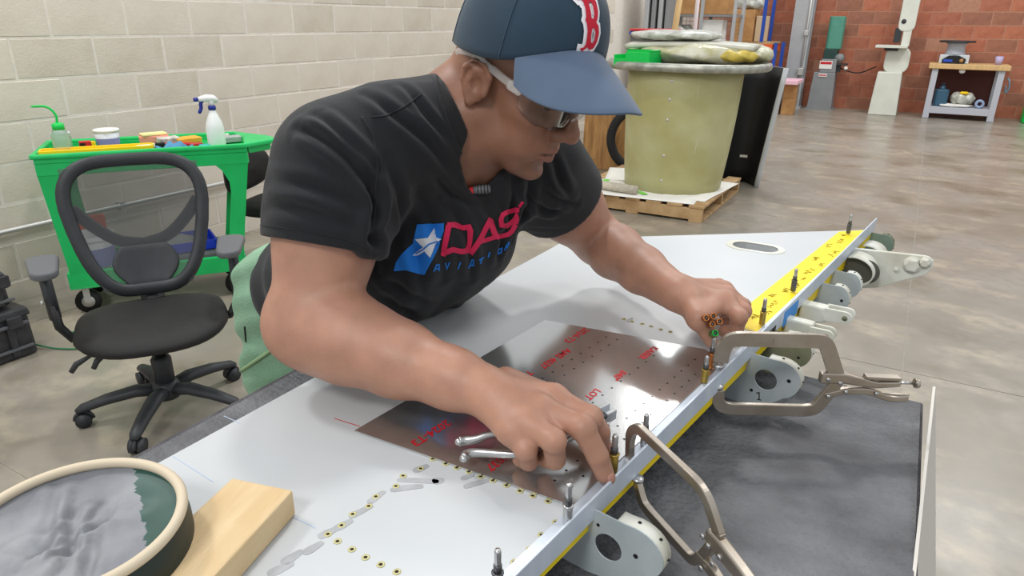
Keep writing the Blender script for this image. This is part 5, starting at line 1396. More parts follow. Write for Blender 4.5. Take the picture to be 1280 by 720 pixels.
# ---------------------------------------------------------------- C-clamp locking pliers
def thick_path(mbx, pts, w, th, M, z0=None):
    """flat bar following pts (xy) with width w (list) and thickness th"""
    P2 = [Vector(p) for p in pts]; w = list(w) if isinstance(w, (list, tuple)) else [w]*len(pts); w = [w[min(len(w)-1, int(i*len(w)/len(pts)))] for i in range(len(pts))]; L_, R_ = [], []
    for i, p in enumerate(P2):
        a = (p-P2[i-1]).normalized() if i else None; b = (P2[i+1]-p).normalized() if i < len(P2)-1 else None
        d = (a+b).normalized() if a and b else (a or b); c_ = max(.6, d.dot(a or b)); n_ = Vector((-d.y, d.x))*(w[i]/2/c_); L_.append(tuple(p+n_)); R_.append(tuple(p-n_))
    n = len(P2); z0 = -th/2 if z0 is None else z0
    vs = [(x, y, z0) for x, y in L_+R_]+[(x, y, z0+th) for x, y in L_+R_]
    fs = []
    for i in range(n-1):
        fs += [(i, i+1, n+i+1, n+i), (2*n+i+1, 2*n+i, 3*n+i, 3*n+i+1), (i+1, i, 2*n+i, 2*n+i+1), (n+i, n+i+1, 3*n+i+1, 3*n+i)]
    fs += [(0, n, 3*n, 2*n), (n-1, 3*n-1, 4*n-1, 2*n-1)]
    mbx.add(vs, fs, M); return mbx
def rnd(pts, r=.01, n=5):
    out = [pts[0]]
    for i in range(1, len(pts)-1):
        p, a, b = Vector(pts[i]), Vector(pts[i-1]), Vector(pts[i+1]); da = (a-p).normalized(); db = (b-p).normalized(); q0 = p+da*min(r, (a-p).length*.45); q1 = p+db*min(r, (b-p).length*.45)
        for k in range(n+1): t_ = k/n; out.append(tuple(q0*(1-t_)**2+p*2*t_*(1-t_)+q1*t_*t_))
    return out+[pts[-1]]
def rivet_disc(M, x, y, z, r, parent, m_):
    for s in (-1, 1):
        q = MB(); q.ell((x, y, s*z), (r, r, .0018), M, 12, 6); q.build('pivot_rivet', m_, parent)
# far clamp: drawn in its own upright plane
JO = pz(903, 462, ZW+.023)
hx = (cr*.999+cb*(.03)).normalized(); S1 = 1/820.0
FM = frame(JO, hx, y=(0, 0, 1))
def fc(px, py): return ((px-903)*S1*1.0, (462-py)*S1*1.10)
t_ = thing('locking_clamp', 'steel C-clamp locking pliers gripping the straightedge beside the left hand', 'clamp', FM)
q = MB(); thick_path(q, rnd([fc(899, 452), fc(902, 430), fc(912, 424), fc(1014, 424), fc(1022, 428), fc(1042, 468)], .012), [.0215]*25, .0075, None); q.build('upper_jaw_frame', M_NICK, t_, bevel=.0012)
q = MB(); thick_path(q, rnd([fc(1040, 466), fc(1043, 474), fc(1024, 508), fc(1012, 511), fc(914, 511), fc(903, 505), fc(900, 488)], .012), [.0190]*31, .0075, None); q.build('lower_jaw_frame', M_NICK, t_, bevel=.0012)
q = MB(); q.prism(rrect(.020, .008, .001, 2, *fc(966, 424)), .0012, None, z0=.0036); q.build('stamped_panel', M_NICK, t_)
q = MB(); a_, b_ = fc(1020, 462), fc(1118, 473); thick_path(q, [fc(1021, 468), fc(1050, 468), fc(1090, 475), fc(1118, 473)], [.018, .017, .011, .009], .012, None); q.build('fixed_handle', M_NICK, t_, bevel=.0025)
q = MB(); thick_path(q, [fc(1075, 466), fc(1117, 467)], [.006, .006], .013, None); q.build('handle_rib', M_NICK, t_, bevel=.0015)
q = MB(); thick_path(q, rnd([fc(1030, 491), fc(1055, 484), fc(1082, 483), fc(1100, 490), fc(1115, 493), fc(1132, 491)], .012), [.010]*5+[.011]*10+[.010]*20, .009, None); q.build('lever_handle', M_NICK, t_, bevel=.002)
q = MB(); thick_path(q, rnd([fc(1090, 486), fc(1105, 487), fc(1133, 488)], .01), [.003]*8, .0035, None); q.build('release_lever', M_NICK, t_, bevel=.001)
for px, py in ((1030, 469), (1045, 473), (1054, 484), (1034, 490), (1091, 485)): rivet_disc(None, *fc(px, py), .0062, .0034, t_, M_SIL)
q = MB(); a_ = Vector((*fc(1117, 473), 0)); b_ = Vector((*fc(1136, 473), 0)); q.cyl(a_, b_, .0022, n=10); q.build('adjusting_screw', M_SIL, t_)
q = MB(); q.cyl(b_, b_+Vector((.006, 0, 0)), .0075, n=18); q.build('knurled_knob', M_NICK, t_, bevel=.0012)
for (px, py, dz) in ((898, 458, -1), (900, 484, 1)):
    q = MB(); x, y = fc(px, py); M_ = Matrix.Translation((x, y, 0)) @ Matrix.Rotation(math.pi/2, 4, 'X'); q.lathe([(0, -.004), (.008, -.004), (.009, -.001), (.006, .003), (.004, .006), (0, .006)], M_, n=16); q.build('swivel_pad', M_SIL, t_)
# near clamp
NO = pz(791, 536, ZW+.045); nx = Vector((.106, -.068, 0)).normalized()
NM = frame(NO, nx, y=(0, 0, 1))
t_ = thing('locking_clamp', 'steel C-clamp locking pliers in the right foreground reaching out of the bottom of the photo', 'clamp', NM)
def invn(px, py):
    d = ray(px, py); n_ = NM.col[2].xyz; k_ = (NO-CAM).dot(n_)/d.dot(n_); p = NM.inverted() @ (CAM+d*k_); return (p.x, p.y)
q = MB(); thick_path(q, rnd([invn(787, 572), invn(788, 542), invn(796, 533), invn(872, 604), invn(884, 622), invn(899, 668)], .010), [.009, .010, .011]+[.012]*30, .0085, None); q.build('upper_jaw_frame', M_NICK, t_, bevel=.0012)
q = MB(); thick_path(q, rnd([invn(797, 603), invn(803, 628), invn(812, 640), invn(868, 702), invn(884, 690), invn(900, 664)], .010), [.010, .011, .012]+[.012]*30, .0085, None); q.build('lower_jaw_frame', M_NICK, t_, bevel=.0012)
q = MB(); thick_path(q, [invn(886, 664), invn(900, 682), invn(926, 715), invn(960, 760), invn(985, 800)], [.016, .020, .018, .012, .010], .013, None); q.build('fixed_handle', M_NICK, t_, bevel=.0025)
q = MB(); thick_path(q, [invn(872, 690), invn(890, 712), invn(915, 750), invn(945, 800)], [.010, .013, .012, .010], .010, None); q.build('lever_handle', M_NICK, t_, bevel=.002)
for px, py in ((884, 668), (891, 680), (896, 702), (882, 708), (905, 694)): rivet_disc(None, *invn(px, py), .0072, .0036, t_, M_SIL)
for px, py in ((787, 576), (797, 600)):
    q = MB(); x, y = invn(px, py); M_ = Matrix.Translation((x, y, 0)) @ Matrix.Rotation(math.pi/2, 4, 'X'); q.lathe([(0, -.004), (.007, -.004), (.008, -.001), (.005, .003), (.0035, .006), (0, .006)], M_, n=16); q.build('swivel_pad', M_SIL, t_)

# ---------------------------------------------------------------- cleco pliers in the right hand
zt = .952
t_ = thing('fastener_pliers', 'silver fastener pliers held under the right palm, two curved handles showing', 'pliers', pz(690, 545, zt)); wi2 = t_.matrix_world.inverted()
def handle(pp, name):
    pts = bez([pz(x, y, z) for x, y, z in pp], 6); q = MB(); n_ = len(pts); q.tube([wi2 @ p for p in pts], [.0042+.0012*math.cos(i/n_*3) for i in range(n_)], 10, up=(0, 0, 1), flat=1.25); q.ell(wi2 @ pts[0] if 0 else wi2 @ pz(*pp[0]), (.0056, .0056, .0048)); q.build(name, M_SIL, t_)
handle([(574, 552, .942), (582, 551, .942), (596, 549, .945), (614, 543, .950), (650, 538, .953), (715, 532, .955)], 'handle')
handle([(580, 573, .935), (584, 568, .936), (598, 566, .937), (650, 568, .940), (690, 558, .945), (725, 542, .952)], 'handle')
q = MB(); a_, b_ = wi2 @ pz(712, 536, .954), wi2 @ pz(752, 520, .956); q.bar(a_, b_, .016, .010); q.build('pivot_body', M_SIL, t_, bevel=.002)
for dx, dy in ((-3, -5), (5, 3)):
    q = MB(); a_, b_ = wi2 @ pz(744+dx, 524+dy, .957), wi2 @ pz(764+dx, 514+dy, .957); q.bar(a_, b_, .006, .014); q.build('jaw', M_SIL, t_, bevel=.0012)
q = MB(); q.cyl(wi2 @ pz(755, 520, .945), wi2 @ pz(755, 520, .972), .0045, n=12); q.build('pivot_pin', M_SILD, t_)

# ---------------------------------------------------------------- wood block, sand bag, white panel
ZB = ZW+.0325
Wa, Wb, Wc = pz(292, 597, ZB), pz(346, 598, ZB), pz(158, 722, ZB)
wx = (Wc-Wa).normalized(); wd = (Wb-Wa).length
M_PINE = mat('pine_wood', srgb(216, 192, 152), .65, noise=.5, scale=5, col2=srgb(204, 176, 132), stretch=(2, 10, 6), bump=.15, bscale=30)
q = MB(); q.box((.17, 0, 0), (.34, .076, .032)); o = q.build('wood_block', M_PINE, bevel=.0025)
wz = Vector((0, 0, 1)); wyd = wz.cross(wx); sgn = 1 if wyd.dot(Wb-Wa) > 0 else -1
o.matrix_world = frame(Wa+wyd*sgn*.036-Vector((0, 0, .0162)), wx, z=wz)
tag(o, 'pale pine wood block lying on the white wing at the lower left', 'wood block')
BZ = ZW+.066
e1, e2 = pz(224, 604, BZ), pz(-70, 716, BZ); bc = (e1+e2)/2; bx = (e1-e2).normalized(); bym = bx.cross(Vector((0, 0, 1))); A_, B_ = (e1-e2).length/2*1.0, .098
bagM = frame((bc.x, bc.y, ZW), bx, z=(0, 0, 1))
M_BAGG = mat('dark_green_vinyl', srgb(24, 42, 38), .45, noise=.2, scale=20); M_BAGT = mat('worn_grey_leather', srgb(150, 152, 156), .8, noise=.35, scale=9, col2=srgb(120, 122, 128), bump=.6, bscale=26, detail=6)
M_BAGF = mat('green_top_vinyl', srgb(46, 82, 74), .5, noise=.2, scale=30); M_PIPING = mat('cream_piping', srgb(206, 192, 168), .7)
bag = thing('sand_bag', 'round dark green shot bag with cream piping and worn grey top on the wing', 'sand bag', bagM)
q = MB(); N_ = 128; prof = [(.93, 0), (1.0, .008), (1.05, .030), (1.045, .048), (1.0, .064)]
vs = [(A_*r*math.cos(2*math.pi*k/N_), B_*r*math.sin(2*math.pi*k/N_), z+.0) for r, z in prof for k in range(N_)]
fs = [(i*N_+k, i*N_+(k+1) % N_, (i+1)*N_+(k+1) % N_, (i+1)*N_+k) for i in range(len(prof)-1) for k in range(N_)]+[tuple(range(N_-1, -1, -1))]
q.add(vs, fs, None, True); q.build('side', M_BAGG, bag)
q = MB(); q.tube([(A_*.985*math.cos(2*math.pi*k/N_), B_*.985*math.sin(2*math.pi*k/N_), .066) for k in range(N_)], .0052, 10, closed=True); q.build('piping', M_PIPING, bag)
RG = random.Random(5)
def top_z(x, y):
    r2 = (x/A_)**2+(y/B_)**2; u = x/A_; v = y/B_
    z = .064-.014*max(0, 1-r2)**.7
    z += .0062*math.sin(u*9+v*4+1.4*math.sin(v*7))*max(0, 1-r2)*math.exp(-((u+.05)**2*2.2))+.0045*math.sin(u*17-v*9+2*math.sin(u*6))*max(0, 1-r2)*math.exp(-((u+.1)**2*3))
    for sl_, of_, am_, wd_ in ((.55, .10, .007, .05), (.75, -.12, .006, .06), (.2, .32, .004, .05), (1.1, -.30, .004, .05), (.4, -.02, .004, .03)):
        d_ = (v-sl_*(u+.15)-of_+.06*math.sin(u*11+of_*9))/wd_; z -= am_*math.exp(-d_*d_)*math.exp(-((u+.05)**2)*4.5)*max(0, 1-r2)
    return z
q = MB(); NR = 52; vs = [(0, 0, top_z(0, 0))]; fs = []
for i in range(1, NR+1):
    for k in range(N_):
        x, y = A_*.975*i/NR*math.cos(2*math.pi*k/N_), B_*.975*i/NR*math.sin(2*math.pi*k/N_); vs.append((x, y, top_z(x, y)))
for k in range(N_): fs.append((0, 1+k, 1+(k+1) % N_))
for i in range(NR-1):
    for k in range(N_): fs.append((1+i*N_+k, 1+(i+1)*N_+k, 1+(i+1)*N_+(k+1) % N_, 1+i*N_+(k+1) % N_))
q.add(vs, fs, None, True)
for i, fc_ in enumerate(q.f):
    cx_ = sum(q.v[j][0] for j in fc_)/len(fc_)/A_; cy_ = sum(q.v[j][1] for j in fc_)/len(fc_)/B_
    if cx_ > .60+.16*cy_+.02*math.sin(cy_*14)+.012*math.sin(cy_*41) or cx_ < -.86: q.mi[i] = 1
q.build('top', [M_BAGT, M_BAGF], bag)
# white sheet leaning against the right end of the table
a_, b_, c_, d_ = Vector((.118, 1.31, .86)), pz(1120, 724, .80), Vector((.25, .78, .30)), Vector((.26, 1.34, .30))
a_ = pz(1166, 483, .862)
b_ = Vector((b_.x+.012, b_.y-.10, .80)); 
q = MB(); nrm = (b_-a_).cross(d_-a_).normalized()*.004
c_ = pz(1120, 980, .01); d_ = pz(1168, 850, .01); c_ = Vector((d_.x+(b_.x-a_.x), d_.y+(b_.y-a_.y), .004)); d_.z = .004
vs = [a_, b_, c_, d_]; vs = vs+[p+nrm for p in vs]
q.add(vs, [(0, 1, 2, 3), (7, 6, 5, 4), (0, 4, 5, 1), (1, 5, 6, 2), (2, 6, 7, 3), (3, 7, 4, 0)])
tag(q.build('plastic_sheet', mat('dull_white_sheet', srgb(206, 202, 194), .5)), 'thin white sheet leaning against the right edge of the black mat table', 'panel')

# ---------------------------------------------------------------- cowl drum on its pallet
M_WOODP = mat('pallet_wood', srgb(196, 164, 120), .8, noise=.3, scale=6, col2=srgb(160, 126, 86), stretch=(1, 6, 1))
M_DRUM = mat('olive_primer_cowl', srgb(190, 188, 142), .42, noise=.15, scale=3, col2=srgb(174, 168, 114))
M_WRAP = mat('plastic_wrap', srgb(214, 216, 208), .22, noise=.35, scale=14, col2=srgb(168, 168, 156), bump=.8, bscale=18)
M_OLIVW = mat('wrapped_olive', srgb(176, 172, 130), .3, noise=.3, scale=9, col2=srgb(206, 204, 186), bump=.7, bscale=22)
M_GREYM = mat('grey_machine_paint', srgb(138, 140, 142), .5, noise=.1, scale=6)
M_IVORY = mat('ivory_machine_paint', srgb(218, 220, 208), .45, noise=.08, scale=5)
M_TEAL = mat('teal_machine_paint', srgb(84, 150, 130), .5, noise=.12, scale=8)
M_TEALD = mat('dark_teal_machine', srgb(36, 66, 60), .6)
M_BENCHW = mat('bench_top_wood', srgb(222, 184, 128), .6, noise=.2, scale=8, stretch=(8, 1, 1))
M_BENCHG = mat('bench_grey_paint', srgb(186, 188, 196), .5)
M_RACKB = mat('rack_blue_paint', srgb(36, 76, 170), .5)
M_WOODD = mat('brown_board', srgb(188, 142, 88), .7, noise=.35, scale=4, col2=srgb(150, 108, 62), stretch=(6, 1, 1))
M_RUBBER = mat('black_rubber', srgb(34, 34, 36), .7)
PX0, PX1, PY0, PY1 = -2.36, -1.25, 5.09, 6.32
pal = thing('pallet', 'wooden shipping pallet under the olive drum, papers lying on it', 'pallet', (PX0, PY0, 0))
lw, dp = PX1-PX0, PY1-PY0
for k in range(3):
    q = MB(); q.box((lw/2, .02+k*(dp-.04)/2, .06), (lw, .04, .085)); q.build('stringer', M_WOODP, pal, bevel=.003)
for k in range(7):
    q = MB(); q.box((.05+k*(lw-.1)/6, dp/2, .114+R0.uniform(-.002, .002)), (.115, dp, .020)); q.build('deck_board', M_WOODP, pal, bevel=.003)
for k in range(3):
    q = MB(); q.box((.05+k*(lw-.1)/2, dp/2, .009), (.10, dp, .018)); q.build('bottom_board', M_WOODP, pal, bevel=.003)
DZ = .1265
dc = Vector((-1.685, 5.70, DZ))
dr = thing('cowl_drum', 'large olive green engine cowl standing on the pallet, flat lid on top', 'engine cowl', dc)
DH = .95
def dwall(u, v):
    a = 2*math.pi*u; r = .375+.055*v+.012*math.sin(v*math.pi); sx = .03*v
    return Vector((sx+r*1.02*math.cos(a), r*math.sin(a), DH*v))
q = MB(); q.slab(dwall, 73, 10, -.012); q.build('shell', M_DRUM, dr)
sa = math.radians(-86)/(2*math.pi)
q = MB(); q.tube([dwall(sa, v/10)+Vector((0, -.002, 0)) for v in range(11)], .013, 8, up=(0, 1, 0), flat=.5); q.build('seam_strip', mat('olive_dark', srgb(116, 112, 70), .5), dr)
for v in (.12, .33, .62, .78, .92):
    p = dwall(sa, v); q = MB(); q.ell((p.x, p.y-.010, p.z), (.012, .006, .012)); q.build('bolt', M_PIPE, dr)
for da, v in ((-.13, .42), (-.07, .38), (.06, .44)):
    p = dwall(sa+da, v); q = MB(); q.slab(lambda u, w_: dwall(sa+da+(u-.5)*.035, v+.012*w_-.02*(u-.5)**2*4)+Vector((0, -.004, 0)), 8, 3, .003); q.build('scuff_strip', M_PIPE, dr)
pc = [dwall(-.17, .98), dwall(-.165, .75), dwall(-.15, .5), dwall(-.155, .3), dwall(-.18, .12), dwall(-.20, .03)]
q = MB(); q.tube(bez([p*1.012 for p in pc], 6), .007, 6); tag(q.build('white_cable', M_WHITEP), 'thin white cable hanging down the right side of the olive drum', 'cable').matrix_world = Matrix.Translation(dc)
# lid plate with its load
lid = thing('drum_lid', 'grey oval panel lying flat across the top of the olive drum', 'panel', dc+Vector((.03, -.02, DH+.001)))
ol = [(.63*math.copysign(abs(math.cos(a))**.8, math.cos(a)), .50*math.sin(a)) for a in [2*math.pi*k/48 for k in range(48)]]
q = MB(); q.prism(ol, .012, None); q.build('plate', mat('worn_grey_panel', srgb(150, 146, 136), .6, noise=.35, scale=12), lid)
q = MB(); q.tube([(x*1.0, y*1.0, .022) for x, y in ol], .026, 8, closed=True, flat=1.2, up=(0, 0, 1)); q.build('rim', mat('bare_alu_rim', srgb(186, 186, 176), .4, .5, noise=.4, scale=16), lid)
LZ = DZ+DH+.035
def wrapped(name, label, c, rx, ry, h, m_, rz=0.0, seed=1, zoff=0.0):
    rg = random.Random(seed); ph = [rg.uniform(0, 6) for _ in range(6)]
    q = MB(); NU, NV = 44, 12; vs = []; fs = []
    for j in range(NV+1):
        t_ = math.pi*j/NV
        for i in range(NU):
            a = 2*math.pi*i/NU; rr = 1+.05*math.sin(3*a+ph[0])+.03*math.sin(7*a+ph[1])+.02*math.sin(13*a+ph[2])
            s_ = math.sin(t_)**.5; z = -math.cos(t_)*h/2+h/2
            vs.append((rx*rr*s_*math.cos(a), ry*rr*s_*math.sin(a), max(.0, z+(.10*h*math.sin(a*5+t_*3+ph[3]) if 1 < j < NV else 0))))
    for j in range(NV):
        for i in range(NU): fs.append((j*NU+i, j*NU+(i+1) % NU, (j+1)*NU+(i+1) % NU, (j+1)*NU+i))
    q.add(vs, fs, None, True); o = q.build(name, m_); o.matrix_world = Matrix.Translation(c) @ Matrix.Rotation(rz, 4, 'Z'); return tag(o, label, 'wrapped part')
wc = Vector((dc.x+.10, dc.y+.05, LZ))
wrapped('wrapped_panel', 'wide olive cowl part wrapped in clear plastic on the drum lid', wc, .56, .40, .15, M_OLIVW, 0, 2)
q = MB(); q.slab(lambda u, v: Vector(((u-.5)*.98, (v-.5)*.48, .152+.05*(1-(2*u-1)**2)*.4-.02*(2*v-1)**2)), 20, 8, .03); o = q.build('curved_panel', mat('pale_curved_panel', srgb(206, 204, 190), .4, noise=.2, scale=8)); o.matrix_world = Matrix.Translation(wc+Vector((-.02, -.05, 0))) @ Matrix.Rotation(.03, 4, 'Z'); tag(o, 'long pale curved panel lying on top of the wrapped olive part', 'panel')
wrapped('wrapped_panel', 'white panel in crinkled plastic on the very top of the drum pile', wc+Vector((-.17, -.02, .165)), .36, .26, .075, M_WRAP, .05, 5)
wrapped('yellow_bundle', 'small yellow wrapped bundle at the right end of the drum pile', wc+Vector((.36, -.26, .03)), .15, .09, .08, mat('yellow_wrap', srgb(214, 190, 84), .4, noise=.3, scale=20), .2, 8)
for k, (dx, c_) in enumerate(((-.06, 'blue'), (.30, 'white'))):
    wrapped('cloth_scrap', ('small blue cloth scrap on the drum lid rim', 'small pale scrap at the right of the drum lid')[k], Vector((dc.x+.03+dx, dc.y-.43, LZ-.022)), .06, .035, .03, (M_BLUEL, M_PAPER)[k], .3, 9+k)
bp = px_y(797, 86, dc.y-.40); bn = thing('parts_bin', 'small bright green open parts bin at the left of the drum lid', 'bin', Matrix.Translation((bp.x-.02, dc.y-.36, LZ-.022)) @ Matrix.Rotation(-.15, 4, 'Z'))
q = MB(); q.box((0, 0, .004), (.30, .20, .008)); q.box((-.148, 0, .045), (.006, .20, .085)); q.box((.148, 0, .06), (.006, .20, .115)); q.box((0, .098, .06), (.30, .006, .115)); q.box((.05, -.098, .055), (.20, .006, .105)); q.box((-.1, -.098, .03), (.10, .006, .06)); q.build('bin_shell', M_GREEND, bn, bevel=.002)
q = MB(); q.tube([(.15, -.10, .118), (.15, .10, .118), (-.15, .10, .118)], .006, 6); q.build('bin_rim', M_GREEND, bn)
# papers and roll on the pallet
for k, (cx, cy, sx, sy, rz, lb) in enumerate(((-1.85, 5.36, 1.0, .56, .08, 'white paper sheet at the left front of the pallet'), (-1.42, 5.66, .36, .80, -.1, 'white paper sheet at the right side of the pallet'), (-2.08, 5.9, .5, .55, .3, 'white paper sheet at the back left of the pallet'))):
    q = MB(); q.slab(lambda u, v: Vector(((u-.5)*sx, (v-.5)*sy, .003+.008*(math.sin(u*9+k)*math.sin(v*6))**2)), 12, 10, .0015); o = q.build('paper_sheet', M_PAPER); o.matrix_world = place(cx, cy, DZ-.001+.0022*k, rz); tag(o, lb, 'paper')
q = MB(); q.tube([(-2.38, 5.22, DZ+.045), (-1.80, 5.17, DZ+.045)], .034, 14); o = q.build('paper_roll', mat('rolled_paper', srgb(206, 196, 178), .8, noise=.3, scale=20)); tag(o, 'rolled brown-white paper lying across the front of the pallet', 'paper roll')
for k, (x, y, rz) in enumerate(((-1.78, 5.235, .9), (-2.2, 5.5, .2))):
    q = MB(); q.box((0, 0, .0006), (.05, .11, .0012)); o = q.build('tape_strip', mat('lime_tape', srgb(130, 220, 90), .6)); o.matrix_world = place(x, y, DZ+.0125, rz); tag(o, ('lime green tape strip at the front paper edge of the pallet', 'lime green tape strip at the back left of the pallet papers')[k], 'tape')
# black curved cowl panel standing at the right
q = MB(); c0 = Vector((-1.28, 6.62, 0))
def pan(u, v):
    a = math.radians(150-100*u); r = .30; z = 1.06*v
    return Vector((r*math.cos(a)*.75+.10*v, r*math.sin(a)*1.1-.16, z))
ps = thing('black_cowl_panel', 'tall curved panel standing on edge right of the drum, black inside, white outside', 'panel', c0)
def panel_pt(u, v): # u across 0..1, v up; concave towards the viewer
    w_ = .27+.05*v; return Vector((-.22+.05*v+(w_)*u*1.25, .02+.16*math.sin(u*math.pi*.8)-.10*u*u*1.6, .002+1.05*v-.10*(1-v)*(1-u)*0))
q = MB(); q.slab(panel_pt, 16, 10, -.006); q.build('black_skin', M_BLACK, ps)
q = MB(); q.slab(lambda u, v: panel_pt(u, v)+Vector((.0, .03, 0)), 16, 10, -.006); q.build('white_skin', M_WHITE, ps)
q = MB(); q.tube([panel_pt(1, v/8)+Vector((.012, -.002, 0)) for v in range(9)], .022, 8, flat=.6, up=(0, 1, 0)); q.build('white_edge', M_WHITE, ps)
p = panel_pt(.45, .23); q = MB(); q.box((p.x, p.y-.012, p.z), (.07, .006, .022)); q.build('label_plate', M_PAPER, ps)
# boards, ring, pole and bin left of the drum
q = MB(); q.box((0, 0, .40), (.62, .03, .80)); o = q.build('wood_board', M_WOODD, bevel=.004); o.matrix_world = Matrix.Translation((-2.58, 6.6, .0)) @ Matrix.Rotation(.25, 4, 'Z') @ Matrix.Rotation(math.radians(-6), 4, 'X'); tag(o, 'brown wooden board standing behind the pallet left of the drum', 'board')
q = MB(); q.tube([(.30*math.cos(2*math.pi*k/32), 0, .345+.30*math.sin(2*math.pi*k/32)) for k in range(32)], .045, 10, closed=True, up=(0, 1, 0)); o = q.build('rubber_ring', M_RUBBER); o.matrix_world = place(-2.27, 6.55, 0, .35); tag(o, 'black rubber ring standing upright behind the left side of the drum', 'ring')
q = MB(); q.tube([(-2.30, 7.05, 0), (-2.36, 7.9, 2.6)], .032, 12); tag(q.build('wood_pole', M_BENCHW), 'round pale wooden pole leaning behind the cap brim', 'pole')
q = MB(); q.tube([(-2.24, 7.9, 0), (-2.26, 7.98, 2.6)], .022, 10); tag(q.build('white_pole', mat('pinkish_white', srgb(240, 226, 228), .5)), 'thin pinkish white pole beside the wooden pole', 'pole')
tb_ = thing('waste_bin', 'dark grey bin with blue and red rim behind the wooden pole', 'bin', (-2.78, 8.2, 0))
q = MB(); q.lathe([(.24, 0), (.28, 1.28), (.26, 1.28), (.22, .02), (0, .02)], n=28); q.build('body', mat('dark_grey_bin', srgb(104, 104, 104), .6), tb_)
q = MB(); q.tube([(.285*math.cos(2*math.pi*k/28), .285*math.sin(2*math.pi*k/28), 1.285) for k in range(28)], .018, 8, closed=True); q.build('blue_rim', M_BLUE, tb_)
q = MB(); q.tube([(.285*math.cos(2*math.pi*k/28), .285*math.sin(2*math.pi*k/28), 1.320) for k in range(28)], .014, 8, closed=True); q.build('red_rim', M_REDP, tb_)
for k, z in enumerate((.0,)):
    q = MB(); q.tube(bez([(-2.62, 7.2, .0), (-2.58, 7.2, .5), (-2.5, 7.15, .9), (-2.38, 7.1, 1.05), (-2.22, 7.0, 1.02)], 6), .07, 10); tag(q.build('fabric_roll', mat('grey_fabric_roll', srgb(158, 148, 138), .9, noise=.3, scale=14)), 'grey brown fabric roll slumped behind the left of the drum lid', 'fabric roll')

# ---------------------------------------------------------------- storage in the far corner
def wb(name, label, cat, x, y, z, sx, sy, sz, m_, rz=0.0, group=None, bev=.006):
    q = MB(); q.box((0, 0, sz/2), (sx, sy, sz)); o = q.build(name, m_, bevel=bev, bseg=1); o.matrix_world = place(x, y, z, rz); return tag(o, label, cat, group)
RY = 11.2
def rx(px, py, Y=RY): return px_y(px, py, Y)
# wire cage shelf
xl, xr_ = rx(836, 40).x, rx(916, 40).x
cage = thing('wire_shelf', 'grey wire mesh storage cage with boxes behind the drum', 'shelf', (xl, RY, 0)); wdt = xr_-xl
for x in (0, wdt*.5, wdt):
    for y in (0, .55):
        q = MB(); q.box((x, y, 1.1), (.045, .045, 2.2)); q.build('post', M_COLUMN, cage)
for z in (.35, .98, 1.5):
    q = MB(); q.box((wdt/2, .275, z), (wdt, .55, .03)); q.build('shelf_board', M_GREYM, cage)
q = MB()
for k in range(int(wdt/.06)): q.box((.03+k*.06, .58, 1.6), (.005, .005, 1.2))
for k in range(20): q.box((wdt/2, .58, 1.0+k*.06), (wdt, .005, .005))
o = q.build('wire_mesh', M_COLUMN, cage); o['kind'] = 'stuff'
def onshelf(px, z): return px_y(px, 30, RY+.2).x
wb('storage_box', 'white carton with a printed label on the wire shelf', 'box', onshelf(892, 1), RY+.2, .995+.18, .34, .28, .27, M_PAPER)
wb('storage_box', 'low white carton under the printed one on the wire shelf', 'box', onshelf(890, 1), RY+.2, .996, .40, .34, .175, M_WHITEP)
wb('storage_box', 'wide brown carton on the top board of the wire shelf', 'box', onshelf(878, 1), RY+.25, 1.516, .80, .40, .26, M_CARD)
wb('storage_box', 'salmon carton at the left of the wire shelf', 'box', onshelf(853, 1), RY+.2, .996, .26, .3, .16, mat('salmon_carton', srgb(226, 176, 160), .8))
wrapped('packing_bag', 'clear packing bag on the salmon carton on the wire shelf', Vector((onshelf(854, 1), RY+.2, 1.157)), .17, .14, .2, M_WRAP, 0, 21)
wrapped('packing_bag', 'white packing bag beside the printed carton on the wire shelf', Vector((onshelf(868, 1), RY+.12, .996)), .09, .12, .3, M_WRAP, 0, 22)
# tall grey sheet stack left of the cage
for k in range(4):
    wb('metal_sheet', ('leftmost tall grey sheet', 'second tall grey sheet', 'third tall grey sheet', 'rightmost tall grey sheet')[k]+' leaning by the wall left of the wire cage', 'metal sheet', px_y(812+k*7, 30, 10.4).x, 10.4+.05*k, 0, .055, .5, 2.3, (M_COLUMN, M_GREYM, M_COLUMN, M_GREYM)[k], .1, 'sheets by the wire cage')
# blue and orange pallet rack
bx0, bx1 = rx(915, 60, 12.6).x, rx(952, 60, 12.6).x
rk = thing('pallet_rack', 'blue upright pallet rack with orange beam in the far corner', 'rack', (bx0, 12.6, 0)); bw = bx1-bx0
for x in (bw-.02, bw+.22):
    for y in (0, .7):
        q = MB(); q.box((x-.0, y, 1.4 if x < bw+.1 else .55), (.05, .05, 2.8 if x < bw+.1 else 1.1)); q.build('upright', M_RACKB, rk)
for k in range(2):
    q = MB(); q.bar((bw-.02, 0, .25+k*.5), (bw-.02, .7, .5+k*.5), .03, .03); q.build('brace', M_RACKB, rk)
q = MB(); q.box((bw+.06, 0, .72), (.30, .05, .10)); q.build('cross_tie', M_RACKB, rk)
q = MB(); q.box((bw/2-.08, 0, 1.02), (bw+.5, .06, .12)); q.build('beam', M_ORANGE, rk)
q = MB(); q.box((bw/2-.08, .7, 1.02), (bw+.5, .06, .12)); q.build('beam', M_ORANGE, rk)
q = MB(); q.box((bw/2-.08, .35, 1.095), (bw+.5, .76, .03)); q.build('deck', M_WOODP, rk)
wb('storage_box', 'brown carton standing on the orange beam of the rack', 'box', rx(932, 30, 12.8).x, 12.85, 1.111, .34, .4, .50, M_CARD)
wb('storage_box', 'pale brown carton right of the tall carton on the orange beam', 'box', rx(951, 35, 12.8).x, 12.9, 1.111, .14, .4, .40, mat('cardboard_pale', srgb(222, 196, 160), .8))
